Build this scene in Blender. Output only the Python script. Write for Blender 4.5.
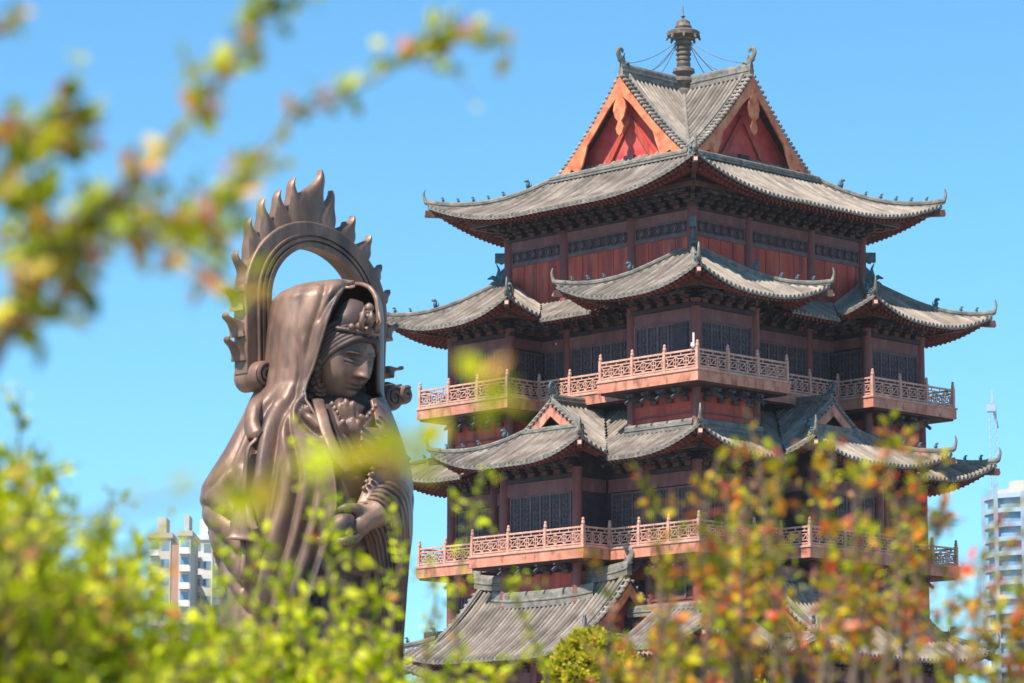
import bpy, math, random
import numpy as np
from mathutils import Vector, Matrix, noise
C = bpy.context.scene
for o in list(bpy.data.objects): bpy.data.objects.remove(o)
R = math.radians
# ------------------------------------------------------------------ camera, sky, sun, exposure
cam = bpy.data.cameras.new('camera'); camo = bpy.data.objects.new('camera', cam); C.collection.objects.link(camo)
FPX = 3446.0; PIT = R(9.2128); EYE = 1.6
cam.sensor_width = 36; cam.lens = FPX/1024*36; cam.clip_end = 5000; cam.clip_start = .1
camo.location = (0, 0, EYE); camo.rotation_euler = (R(90)+PIT, 0, 0)
cam.dof.use_dof = True; cam.dof.focus_distance = 105; cam.dof.aperture_fstop = 3.3
C.camera = camo
w = bpy.data.worlds.new('World'); C.world = w; w.use_nodes = True
nt = w.node_tree; bg = nt.nodes['Background']
sky = nt.nodes.new('ShaderNodeTexSky'); sky.sky_type = 'NISHITA'; sky.sun_disc = False
SUN_EL = 55.0; SUN_AZ = -134.0      # direction the light comes from, degrees counter-clockwise from +X
sky.sun_elevation = R(SUN_EL); sky.sun_rotation = R(90-SUN_AZ)
sky.air_density = 1.0; sky.dust_density = .7; sky.ozone_density = 3.0; sky.altitude = 600
tint = nt.nodes.new('ShaderNodeMix'); tint.data_type = 'RGBA'; tint.blend_type = 'MULTIPLY'; tint.inputs[0].default_value = 1
tint.inputs[7].default_value = (.58, 1.03, 1.16, 1)
nt.links.new(sky.outputs[0], tint.inputs[6]); nt.links.new(tint.outputs[2], bg.inputs[0]); bg.inputs[1].default_value = .105
sl = bpy.data.lights.new('sun', 'SUN'); sl.energy = 4.9; sl.angle = R(.5); sl.color = (1, .91, .78)
so = bpy.data.objects.new('sun', sl); C.collection.objects.link(so)
sd = Vector((math.cos(R(SUN_AZ))*math.cos(R(SUN_EL)), math.sin(R(SUN_AZ))*math.cos(R(SUN_EL)), math.sin(R(SUN_EL))))
so.rotation_euler = sd.to_track_quat('Z', 'Y').to_euler(); so.location = (-30, -30, 80)
C.view_settings.view_transform = 'Standard'; C.view_settings.look = 'None'; C.view_settings.gamma = 1
C.view_settings.exposure = .78
C.render.engine = 'CYCLES'
rnd = random.Random(7)

def P(px, py, d):
    """a point of the place at depth d (metres north of the camera) in the direction measured off the photograph"""
    X = (px-512)/FPX; U = (341.5-py)/FPX; c, s = math.cos(PIT), math.sin(PIT)
    v = Vector((X, c-U*s, s+U*c)); return v*(d/v.y)+Vector((0, 0, EYE))

# ------------------------------------------------------------------ materials
def ramp_mat(name, cols, scale=3.0, rough=.7, detail=6, bump=0.0, bscale=30, metal=0, coord='Object', stretch=(1, 1, 1), stain=None, spec=.22, island=None):
    m = bpy.data.materials.new(name); m.use_nodes = True; n = m.node_tree.nodes; l = m.node_tree.links
    b = n['Principled BSDF']; b.inputs['Roughness'].default_value = rough; b.inputs['Metallic'].default_value = metal
    b.inputs['Specular IOR Level'].default_value = spec
    tc = n.new('ShaderNodeTexCoord'); mp = n.new('ShaderNodeMapping'); mp.inputs['Scale'].default_value = stretch
    l.new(tc.outputs[coord], mp.inputs[0])
    t = n.new('ShaderNodeTexNoise'); t.inputs['Scale'].default_value = scale; t.inputs['Detail'].default_value = detail; t.inputs['Roughness'].default_value = .65
    l.new(mp.outputs[0], t.inputs['Vector'])
    r = n.new('ShaderNodeValToRGB'); l.new(t.outputs[0], r.inputs[0])
    e = r.color_ramp.elements
    for i, c in enumerate(cols):
        pos = .3+.4*i/(len(cols)-1)
        if i < 2: e[i].position = pos; e[i].color = (*c, 1)
        else: k = e.new(pos); k.color = (*c, 1)
    out = r.outputs[0]
    if stain:
        t2 = n.new('ShaderNodeTexNoise'); t2.inputs['Scale'].default_value = stain[1]; t2.inputs['Detail'].default_value = 8
        l.new(mp.outputs[0], t2.inputs['Vector'])
        r2 = n.new('ShaderNodeValToRGB'); r2.color_ramp.elements[0].position = .5; r2.color_ramp.elements[1].position = .68
        r2.color_ramp.elements[0].color = (0, 0, 0, 1); l.new(t2.outputs[0], r2.inputs[0])
        mx = n.new('ShaderNodeMix'); mx.data_type = 'RGBA'; l.new(r2.outputs[0], mx.inputs[0]); l.new(out, mx.inputs[6]); mx.inputs[7].default_value = (*stain[0], 1)
        out = mx.outputs[2]
    if island:
        gg = n.new('ShaderNodeNewGeometry'); mr = n.new('ShaderNodeMapRange'); l.new(gg.outputs['Random Per Island'], mr.inputs[0]); mr.inputs[3].default_value, mr.inputs[4].default_value = island
        vm = n.new('ShaderNodeVectorMath'); vm.operation = 'SCALE'; l.new(out, vm.inputs[0]); l.new(mr.outputs[0], vm.inputs[3]); out = vm.outputs[0]
    l.new(out, b.inputs['Base Color'])
    if bump:
        t3 = n.new('ShaderNodeTexNoise'); t3.inputs['Scale'].default_value = bscale; t3.inputs['Detail'].default_value = 5; l.new(mp.outputs[0], t3.inputs['Vector'])
        bp = n.new('ShaderNodeBump'); bp.inputs['Strength'].default_value = bump; bp.inputs['Distance'].default_value = .05
        l.new(t3.outputs[0], bp.inputs['Height']); l.new(bp.outputs[0], b.inputs['Normal'])
    return m
def leaf_mat(name, cols, trans=.45):
    m = bpy.data.materials.new(name); m.use_nodes = True; n = m.node_tree.nodes; l = m.node_tree.links
    b = n['Principled BSDF']; b.inputs['Roughness'].default_value = .6; b.inputs['Specular IOR Level'].default_value = .15
    g = n.new('ShaderNodeNewGeometry'); r = n.new('ShaderNodeValToRGB'); l.new(g.outputs['Random Per Island'], r.inputs[0])
    r.color_ramp.interpolation = 'LINEAR'; e = r.color_ramp.elements
    for i, (pos, c) in enumerate(cols):
        if i < 2: e[i].position = pos; e[i].color = (*c, 1)
        else: k = e.new(pos); k.color = (*c, 1)
    tr = n.new('ShaderNodeBsdfTranslucent'); mx = n.new('ShaderNodeMixShader'); mx.inputs[0].default_value = trans
    l.new(r.outputs[0], b.inputs['Base Color']); l.new(r.outputs[0], tr.inputs[0])
    l.new(b.outputs[0], mx.inputs[1]); l.new(tr.outputs[0], mx.inputs[2]); l.new(mx.outputs[0], n['Material Output'].inputs[0])
    return m
M = {}
M['tile'] = ramp_mat('grey_roof_tile', [(.18, .147, .125), (.265, .22, .188), (.36, .305, .255)], .9, .7, stain=((.15, .125, .105), .8), island=(.72, 1.2))
M['pan'] = ramp_mat('gap_shade_pan_tile', [(.07, .062, .055), (.105, .092, .08), (.15, .13, .11)], 1.2, .75, island=(.7, 1.2))  # shade of the gaps between tile ribs, painted in as a darker colour
M['ridge'] = ramp_mat('ridge_tile', [(.10, .095, .085), (.18, .165, .145), (.30, .27, .225)], 2.5, .65, bump=.4, bscale=6)
M['teal'] = ramp_mat('weathered_glazed_ornament', [(.04, .08, .10), (.07, .13, .16), (.16, .18, .17)], 3, .45)
M['pink'] = ramp_mat('terracotta_paint', [(.45, .165, .11), (.55, .225, .15), (.63, .31, .22)], 1.2, .6, stretch=(1, 1, .5), stain=((.27, .10, .07), 2.6), bump=.1)
M['rail'] = ramp_mat('balustrade_paint', [(.42, .20, .15), (.53, .29, .22), (.62, .40, .32)], 3, .6)
M['red'] = ramp_mat('red_board', [(.38, .045, .028), (.48, .075, .045), (.56, .14, .09)], 1.5, .55, stretch=(1, 1, .15), stain=((.22, .05, .045), 2.4))
M['beam'] = ramp_mat('weathered_beam', [(.13, .055, .065), (.19, .085, .09), (.25, .13, .125)], 1.5, .6, stretch=(1, 1, .4))
M['column'] = ramp_mat('dark_red_column', [(.13, .04, .04), (.20, .065, .06), (.27, .11, .09)], 1.5, .5, stretch=(1, 1, .2))
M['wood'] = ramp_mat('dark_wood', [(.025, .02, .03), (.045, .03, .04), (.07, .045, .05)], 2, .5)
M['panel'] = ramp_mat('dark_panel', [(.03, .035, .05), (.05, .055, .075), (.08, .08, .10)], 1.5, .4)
M['lattice'] = ramp_mat('lattice_wood', [(.09, .055, .065), (.14, .085, .09), (.20, .13, .13)], 2, .5)
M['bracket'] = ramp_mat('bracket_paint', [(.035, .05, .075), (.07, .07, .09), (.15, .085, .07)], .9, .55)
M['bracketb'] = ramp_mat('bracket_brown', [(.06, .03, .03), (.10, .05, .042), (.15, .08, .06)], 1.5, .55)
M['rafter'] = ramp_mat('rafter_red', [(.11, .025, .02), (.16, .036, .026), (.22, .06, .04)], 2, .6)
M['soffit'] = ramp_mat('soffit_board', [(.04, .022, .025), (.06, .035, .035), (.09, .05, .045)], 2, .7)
M['orange'] = ramp_mat('orange_bargeboard', [(.52, .14, .065), (.62, .21, .10), (.68, .31, .16)], 1.4, .55, stain=((.48, .10, .05), 2))
M['gable'] = ramp_mat('gable_red', [(.42, .045, .045), (.52, .07, .06), (.56, .12, .10)], 1.2, .6)
M['stone'] = ramp_mat('pale_stone', [(.35, .33, .30), (.45, .42, .38), (.52, .49, .44)], 1.5, .8, bump=.2)
M['finial'] = ramp_mat('finial_bronze', [(.09, .07, .065), (.15, .12, .10), (.24, .19, .15)], 4, .55)
M['bronze'] = ramp_mat('statue_bronze', [(.12, .066, .047), (.215, .125, .088), (.34, .215, .155)], 1.3, .47, metal=.18, spec=.45, bump=.25, bscale=7, stretch=(1, 1, .35), stain=((.06, .045, .045), 1.7))
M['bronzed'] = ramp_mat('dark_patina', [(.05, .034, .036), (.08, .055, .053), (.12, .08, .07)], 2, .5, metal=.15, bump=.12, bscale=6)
M['concrete'] = ramp_mat('concrete_wall', [(.42, .38, .33), (.50, .46, .40), (.58, .53, .46)], .1, .8)
M['glass'] = ramp_mat('window_glass', [(.10, .20, .32), (.16, .28, .42), (.22, .36, .5)], .3, .1)
M['balc'] = ramp_mat('white_balcony', [(.55, .55, .55), (.66, .66, .65), (.75, .74, .72)], .2, .6)
M['bark'] = ramp_mat('bark', [(.10, .07, .05), (.17, .12, .09), (.25, .19, .14)], 20, .8)
M['grass'] = ramp_mat('plaza_paving', [(.17, .15, .12), (.23, .20, .165), (.29, .26, .21)], .05, .9)
M['wire'] = ramp_mat('steel_wire', [(.1, .1, .1), (.15, .15, .15), (.2, .2, .2)], 2, .5)
M['lamp'] = ramp_mat('white_fitting', [(.7, .7, .66), (.78, .78, .74), (.82, .82, .8)], 2, .5)
M['leafg'] = leaf_mat('yellow_green_leaves', [(0, (.16, .24, .008)), (.2, (.38, .46, .006)), (.5, (.58, .64, .008)), (.72, (.74, .76, .02)), (.92, (.72, .70, .08)), (.97, (.60, .30, .08)), (1, (.6, .14, .08))], .30)
M['leafr'] = leaf_mat('rusty_leaves', [(0, (.12, .16, .008)), (.22, (.26, .30, .008)), (.44, (.50, .48, .012)), (.58, (.74, .52, .03)), (.70, (.76, .28, .03)), (.84, (.70, .09, .03)), (.94, (.8, .36, .25)), (1, (.6, .05, .05))], .30)
M['leafn'] = leaf_mat('near_leaves', [(0, (.09, .15, .02)), (.22, (.26, .34, .015)), (.5, (.48, .52, .015)), (.72, (.66, .62, .03)), (.84, (.7, .46, .12)), (.92, (.7, .20, .10)), (1, (.7, .22, .22))], .35)
M['leafy'] = leaf_mat('very_near_leaves', [(0, (.30, .36, .01)), (.3, (.52, .56, .01)), (.6, (.72, .66, .02)), (.85, (.80, .62, .06)), (1, (.78, .42, .10))], .35)
M['leafs'] = leaf_mat('small_yellow_leaves', [(0, (.16, .20, .01)), (.3, (.36, .38, .02)), (.6, (.62, .56, .04)), (.85, (.74, .62, .10)), (1, (.66, .42, .08))], .4)

# ------------------------------------------------------------------ mesh helpers
class MB:
    def __init__(s): s.v = []; s.f = []; s.m = []; s.mats = []
    def mi(s, mat):
        if mat not in s.mats: s.mats.append(mat)
        return s.mats.index(mat)
    def add(s, vs, fs, mat):
        b = len(s.v); s.v += [tuple(v) for v in vs]; k = s.mi(mat)
        for f in fs: s.f.append(tuple(i+b for i in f)); s.m.append(k)
    def box(s, x0, x1, y0, y1, z0, z1, mat, T=None):
        vs = [(x, y, z) for z in (z0, z1) for x, y in ((x0, y0), (x1, y0), (x1, y1), (x0, y1))]
        if T: vs = [T(*v) for v in vs]
        s.add(vs, [(0, 3, 2, 1), (4, 5, 6, 7), (0, 1, 5, 4), (1, 2, 6, 5), (2, 3, 7, 6), (3, 0, 4, 7)], mat)
    def bar(s, a, b, w, h, mat, up=Vector((0, 0, 1))):
        a = Vector(a); b = Vector(b); d = (b-a).normalized()
        x = d.cross(up)
        if x.length < 1e-4: x = Vector((1, 0, 0))
        x.normalize(); y = x.cross(d); x = x*w/2; y = y*h/2
        vs = [p+i*x+j*y for p in (a, b) for i, j in ((-1, -1), (1, -1), (1, 1), (-1, 1))]
        s.add(vs, [(0, 3, 2, 1), (4, 5, 6, 7), (0, 1, 5, 4), (1, 2, 6, 5), (2, 3, 7, 6), (3, 0, 4, 7)], mat)
    def tube(s, pts, rad, mat, n=8, cap=True, flat=None):
        pts = [Vector(p) for p in pts]; N = len(pts)
        if not hasattr(rad, '__len__'): rad = [rad]*N
        b = len(s.v); k = s.mi(mat); prev = None
        for i, p in enumerate(pts):
            t = (pts[min(i+1, N-1)]-pts[max(i-1, 0)]).normalized()
            if prev is None:
                x = t.cross(Vector((0, 0, 1)) if abs(t.z) < .9 else Vector((0, 1, 0))).normalized()
            else: x = (prev-t*prev.dot(t)).normalized()
            prev = x; y = t.cross(x)
            fy = 1 if flat is None else flat
            for j in range(n):
                a = 2*math.pi*j/n; s.v.append(tuple(p+x*math.cos(a)*rad[i]+y*math.sin(a)*rad[i]*fy))
        for i in range(N-1):
            for j in range(n):
                s.f.append((b+i*n+j, b+i*n+(j+1) % n, b+(i+1)*n+(j+1) % n, b+(i+1)*n+j)); s.m.append(k)
        if cap:
            s.f.append(tuple(b+j for j in range(n))[::-1]); s.m.append(k); s.f.append(tuple(b+(N-1)*n+j for j in range(n))); s.m.append(k)
    def lathe(s, prof, mat, c=(0, 0, 0), n=20, T=None):
        vs = []; 
        for r, z in prof:
            for j in range(n):
                a = 2*math.pi*j/n; vs.append((c[0]+r*math.cos(a), c[1]+r*math.sin(a), c[2]+z))
        if T: vs = [T(*v) for v in vs]
        fs = [(i*n+j, i*n+(j+1) % n, (i+1)*n+(j+1) % n, (i+1)*n+j) for i in range(len(prof)-1) for j in range(n)]
        fs.append(tuple(range(n))[::-1]); fs.append(tuple((len(prof)-1)*n+j for j in range(n)))
        s.add(vs, fs, mat)
    def grid(s, pts, mat, wrap=False):
        """pts[i][j] surface"""
        a = len(pts); b = len(pts[0]); vs = [p for r in pts for p in r]
        fs = [(i*b+j, i*b+(j+1) % b, (i+1)*b+(j+1) % b, (i+1)*b+j) for i in range(a-1) for j in range(b if wrap else b-1)]
        s.add(vs, fs, mat)
    def prism(s, poly, thick, mat, T):
        """2-D outline extruded; T(u, v, w) maps outline coordinates and thickness to space"""
        n = len(poly); vs = [T(u, v, 0) for u, v in poly]+[T(u, v, thick) for u, v in poly]
        fs = [tuple(range(n)), tuple(range(n, 2*n))[::-1]]+[(i, n+i, n+(i+1) % n, (i+1) % n) for i in range(n)]
        s.add(vs, fs, mat)
    def build(s, name, parent=None, smooth=False, angle=None):
        me = bpy.data.meshes.new(name); me.from_pydata(s.v, [], s.f)
        for m in s.mats: me.materials.append(M[m])
        me.polygons.foreach_set('material_index', s.m)
        if smooth: me.polygons.foreach_set('use_smooth', [True]*len(me.polygons))
        me.update()
        o = bpy.data.objects.new(name, me); C.collection.objects.link(o)
        if parent: o.parent = parent
        if angle:
            me.set_sharp_from_angle(angle=R(angle))
        return o
def tag(o, label=None, cat=None, group=None, kind=None):
    if label: o['label'] = label
    if cat: o['category'] = cat
    if group: o['group'] = group
    if kind: o['kind'] = kind
    return o
def empty(name, loc, rz=0, **k):
    o = bpy.data.objects.new(name, None); C.collection.objects.link(o); o.location = loc; o.rotation_euler = (0, 0, rz); tag(o, **k); return o
def copy_of(o, parent, M4=None):
    c = o.copy(); C.collection.objects.link(c); c.parent = parent
    if M4 is not None: c.matrix_local = M4
    return c
def interp(xs, ys, x): return float(np.interp(x, xs, ys))
def catmull(pts, n=8):
    pts = [Vector(p) for p in pts]; out = []
    for i in range(len(pts)-1):
        p0 = pts[max(i-1, 0)]; p1 = pts[i]; p2 = pts[i+1]; p3 = pts[min(i+2, len(pts)-1)]
        for k in range(n):
            t = k/n; out.append(.5*((2*p1)+(p2-p0)*t+(2*p0-5*p1+4*p2-p3)*t*t+(3*p1-p0-3*p2+p3)*t**3))
    out.append(pts[-1]); return out

# ------------------------------------------------------------------ ground
g = MB(); g.grid([[(x, y, 0) for x in np.linspace(-3000, 3000, 13)] for y in np.linspace(-500, 4500, 13)], 'grass')
go = g.build('ground'); tag(go, kind='structure')

# ================================================================== PAGODA
TW = empty('pagoda', (9.0536, 177.16, 0), R(-45.616), label='tall Chinese pagoda with red walls, terracotta balconies and grey upturned tiled roofs', cat='pagoda')
def side(k):
    """side frame (along a, outward o, z) to the tower's frame; k = 0 is the sunlit left face, 1 the shaded right face"""
    def T(a, o, z):
        x, y = a, -o
        for _ in range(k): x, y = -y, x
        return (x, y, z)
    return T
S = [side(k) for k in range(4)]
def smat(k, a, o, z, rz=0):
    x, y, _ = S[k](a, o, 0); return Matrix.Translation((x, y, z)) @ Matrix.Rotation(R(90*k)+rz, 4, 'Z')

class Roof:
    """strips of half-round tiles running up the slope, cut where valid() fails"""
    def __init__(s, g, tips, lift=1.0, LC=5.5):
        s.g = g; s.tips = tips; s.lift = lift; s.LC = LC; s.t = MB(); s.u = MB(); s.r = MB()
    def bend(s, x, y, z):
        for (tx, ty) in s.tips:
            d = math.hypot(x-tx, y-ty)
            if d < s.LC:
                q = (1-d/s.LC)**2.2; L = math.hypot(tx, ty); z += s.lift*q
                x += tx/L*.12*q; y += ty/L*.12*q
        return (x, y, z)
    def pt(s, x, y, r, dz=0):
        X = s.bend(x, y, s.g(r)); return (X[0], X[1], X[2]+dz)
    def side(s, o, t, n, L, valid, rmax, w=.31, r0=0., rafters=True, soffit=True, caps=True):
        k = int(round(L/w)); w = L/k
        for i in range(k):
            sc = (i+.5)*w; run = []; 
            rr = np.arange(r0, rmax+.001, .06); ok = [valid(o[0]+t[0]*sc+n[0]*r, o[1]+t[1]*sc+n[1]*r, r) for r in rr]
            j = 0
            while j < len(rr):
                if ok[j]:
                    e = j
                    while e+1 < len(rr) and ok[e+1]: e += 1
                    if e-j >= 2: run.append((rr[j], rr[e]))
                    j = e+1
                else: j += 1
            for a, b in run:
                m = max(2, int((b-a)/.45)+1); rows = [a+(b-a)*q/(m-1) for q in range(m)]
                prof = [(-.5, -.03), (-.27, -.01), (-.22, .09), (0, .15), (.22, .09), (.27, -.01), (.5, -.03)]
                G = []
                for r in rows:
                    row = []
                    for u, h in prof:
                        q = sc+u*w; row.append(s.pt(o[0]+t[0]*q+n[0]*r, o[1]+t[1]*q+n[1]*r, r, h))
                    G.append(row)
                s.t.grid([q_[1:6] for q_ in G], 'tile'); s.t.grid([q_[0:2] for q_ in G], 'pan'); s.t.grid([q_[5:7] for q_ in G], 'pan')
                if a < .05 and caps:
                    # round end tile and the drip tile under it
                    c = []
                    for q in range(9):
                        an = math.pi*2*q/9; uu = sc+math.cos(an)*.30*w; c.append(s.pt(o[0]+t[0]*uu-n[0]*.02, o[1]+t[1]*uu-n[1]*.02, 0, math.sin(an)*.095+.04))
                    s.t.add(c, [tuple(range(9))], 'ridge')
                    e0 = [(-.5, .0), (.5, .0), (.5, -.06), (.28, -.10), (-.28, -.10), (-.5, -.06)]
                    s.t.add([s.pt(o[0]+t[0]*(sc+u*w)-n[0]*.01, o[1]+t[1]*(sc+u*w)-n[1]*.01, 0, h) for u, h in e0], [tuple(range(6))], 'ridge')
                if soffit:
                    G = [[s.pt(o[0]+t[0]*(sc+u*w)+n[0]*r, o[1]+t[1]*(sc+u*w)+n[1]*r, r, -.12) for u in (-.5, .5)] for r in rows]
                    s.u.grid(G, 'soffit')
                if rafters and a < .3:
                    q = sc; b2 = min(b, a+2.2)
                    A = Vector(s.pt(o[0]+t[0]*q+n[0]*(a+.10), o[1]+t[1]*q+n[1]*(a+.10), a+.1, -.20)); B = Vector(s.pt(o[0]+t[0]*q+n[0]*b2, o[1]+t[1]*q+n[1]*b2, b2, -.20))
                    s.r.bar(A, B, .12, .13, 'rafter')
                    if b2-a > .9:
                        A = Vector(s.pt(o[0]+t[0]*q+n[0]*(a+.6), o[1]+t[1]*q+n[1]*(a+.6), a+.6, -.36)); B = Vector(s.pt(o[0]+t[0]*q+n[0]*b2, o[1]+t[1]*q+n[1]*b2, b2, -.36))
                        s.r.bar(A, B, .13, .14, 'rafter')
    def finish(s, name, label=None):
        o = s.t.build('roof', TW, True, 50)
        if label: o['label'] = label
        if s.u.v: s.u.build('soffit', o)
        if s.r.v: s.r.build('rafters', o)
        return o
def ridge(parent, pts, w=.26, h=.34, mat='ridge', name='hip_ridge', cap=True):
    """a ridge of stacked tiles with a rounded top, following pts (its foot)"""
    mb = MB(); pts = [Vector(p) for p in pts]; N = len(pts)
    prof = [(-.5, 0), (-.5, .35), (-.62, .38), (-.62, .46), (-.42, .5), (-.42, .78), (-.3, .93), (0, 1.02), (.3, .93), (.42, .78), (.42, .5), (.62, .46), (.62, .38), (.5, .35), (.5, 0)]
    G = []
    for i, p in enumerate(pts):
        t = pts[min(i+1, N-1)]-pts[max(i-1, 0)]; t.z = 0
        if t.length < 1e-6: t = Vector((1, 0, 0))
        t.normalize(); x = Vector((t.y, -t.x, 0)); G.append([p+x*(u*w)+Vector((0, 0, v*h)) for u, v in prof])
    mb.grid(G, mat); n = len(prof)
    mb.add(G[0], [tuple(range(n))], mat); mb.add(G[-1], [tuple(range(n))[::-1]], mat)
    return mb.build(name, parent)
def beast_mesh():
    mb = MB(); 
    mb.tube([(0, 0, 0), (.02, 0, .14), (-.02, 0, .26), (.03, 0, .36)], [.075, .095, .06, .03], 'teal', 7)
    mb.tube([(.0, 0, .27), (.12, 0, .31), (.17, 0, .27)], [.07, .06, .02], 'teal', 6)
    mb.tube([(-.04, 0, .03), (-.13, 0, .10), (-.13, 0, .24)], [.05, .035, .01], 'teal', 6)
    return mb.build('ridge_beast', TW, True)
beast0 = beast_mesh(); used = [False]
def beast(parent, p, ang, sc=1):
    M4 = Matrix.Translation(p) @ Matrix.Rotation(ang, 4, 'Z') @ Matrix.Diagonal((sc, sc, sc, 1))
    if not used[0]: beast0.parent = parent; beast0.matrix_local = M4; used[0] = True; return
    copy_of(beast0, parent, M4)
def dragon(parent, p, ang, sc=1, mat='teal'):
    """owl-tail ornament closing a ridge: jaws on the ridge, tail curling up"""
    mb = MB()
    mb.tube(catmull([(.1, 0, 0), (.0, 0, .35), (-.25, 0, .62), (-.42, 0, .92), (-.28, 0, 1.2), (-.02, 0, 1.16), (-.02, 0, .98)], 5), [.3-.22*i/30 for i in range(31)], mat, 8, flat=.55)
    mb.tube([(.1, 0, .2), (.4, 0, .38), (.62, 0, .30)], [.2, .15, .05], mat, 7, flat=.7)
    mb.tube([(.1, 0, .1), (.4, 0, .1), (.56, 0, .02)], [.18, .12, .04], mat, 7, flat=.7)
    mb.tube([(.15, 0, .45), (.1, 0, .75), (.22, 0, 1.0)], [.09, .06, .02], mat, 6)
    for q in range(4): mb.tube([(-.3+.03*q, 0, .35+.2*q), (-.52, 0, .45+.2*q)], [.09, .02], mat, 5, flat=.5)
    o = mb.build('ridge_dragon', parent, True)
    o.matrix_local = Matrix.Translation(p) @ Matrix.Rotation(ang, 4, 'Z') @ Matrix.Diagonal((sc, sc, sc, 1)); return o
def hip(parent, rf, tip, dirn, rmax, r_mid=None, w=.24, h=.30, beasts=5, horn=True, tail_h=None):
    """hip ridge from the upturned eave corner inwards; horn at its tip and small beasts on the outer third"""
    pts = []
    for r in np.linspace(0, rmax, 18):
        pts.append(Vector(rf.pt(tip[0]+dirn[0]*r, tip[1]+dirn[1]*r, r, .05)))
    o = ridge(parent, pts, w, h)
    d = (pts[0]-pts[2]); d.z = 0; d.normalize(); ang = math.atan2(d.y, d.x)
    if horn:
        mb = MB(); p = pts[0]+Vector((0, 0, .1)); 
        mb.tube(catmull([p-d*.5+Vector((0, 0, .02)), p+Vector((0, 0, .05)), p+d*.12+Vector((0, 0, .18)), p+d*.2+Vector((0, 0, .5)), p+d*.14+Vector((0, 0, .78))], 4), [.15, .15, .14, .14, .13, .12, .12, .11, .10, .09, .08, .07, .065, .055, .045, .035, .02], 'ridge', 7)
        mb.build('eave_horn', parent, True)
        # corner beam head under the tip
        mc = MB(); q = Vector(rf.pt(*tip, 0, -.38)); a = q+d*.12; b = Vector(rf.pt(tip[0]+dirn[0]*2.2, tip[1]+dirn[1]*2.2, 2.2, -.5)); mc.bar(b, a, .26, .34, 'bracketb'); mc.bar(a-d*.02+Vector((0, 0, -.03)), a+d*.05+Vector((0, 0, .0)), .18, .2, 'lamp' if False else 'rail'); mc.build('corner_beam', parent)
    for i in range(beasts):
        r = .55+i*.55 if i < beasts-1 else .55+i*.55+.35
        if r > rmax: break
        p = Vector(rf.pt(tip[0]+dirn[0]*r, tip[1]+dirn[1]*r, r, .05+h)); beast(parent, p, ang, rnd.uniform(.6, .8) if i < beasts-1 else 1.25)
    return o

# ---- bracket sets ------------------------------------------------------------------------------
def bracket_mesh(steps, out, rise, wid, name='bracket_set'):
    mb = MB()
    mb.box(-.2, .2, -.25, .12, 0, .2, 'bracketb')
    for k in range(steps):
        z = .18+rise*k; o = out*(k+1)
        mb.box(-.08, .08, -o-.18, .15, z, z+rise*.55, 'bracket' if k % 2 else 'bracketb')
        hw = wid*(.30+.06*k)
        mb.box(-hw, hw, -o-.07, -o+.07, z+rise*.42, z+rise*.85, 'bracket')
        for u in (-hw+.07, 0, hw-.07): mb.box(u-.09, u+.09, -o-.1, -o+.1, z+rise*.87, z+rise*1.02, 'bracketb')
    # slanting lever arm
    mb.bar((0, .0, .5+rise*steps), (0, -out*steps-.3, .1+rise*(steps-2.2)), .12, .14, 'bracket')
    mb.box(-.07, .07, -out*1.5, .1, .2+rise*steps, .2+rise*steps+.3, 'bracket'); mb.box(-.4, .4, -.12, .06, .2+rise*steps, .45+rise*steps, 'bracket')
    return mb.build(name, TW)
BR = {}
def brackets(parent, k, a0, a1, o, z, n, kind):
    if kind not in BR:
        BR[kind] = [bracket_mesh(*{'big': (4, .36, .19, .95), 'mid': (3, .34, .18, .85), 'low': (2, .40, .20, .7)}[kind]), False]
    for i in range(n):
        a = a0+(a1-a0)*(i+.5)/n; M4 = smat(k, a, o, z)
        if not BR[kind][1]: BR[kind][0].parent = parent; BR[kind][0].matrix_local = M4; BR[kind][1] = True
        else: copy_of(BR[kind][0], parent, M4)
def eave_beam(parent, k, a0, a1, o, z, h=.22, mat='bracketb'):
    mb = MB(); mb.box(a0, a1, o-.1, o+.1, z, z+h, mat, S[k]); return mb.build('eave_purlin', parent)

COL = {}
def column(parent, x, y, z0, z1, r=.24):
    key = (round(z1-z0, 2), r)
    if key not in COL:
        mb = MB(); h = z1-z0; mb.lathe([(r*1.25, 0), (r*1.25, .12), (r, .16), (r*.96, h-.1), (r*1.1, h-.08), (r*1.1, h)], 'column', n=14); COL[key] = mb.build('column', parent, True, 40); COL[key].location = (x, y, z0); return
    copy_of(COL[key], parent, Matrix.Translation((x, y, z0)))

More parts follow.
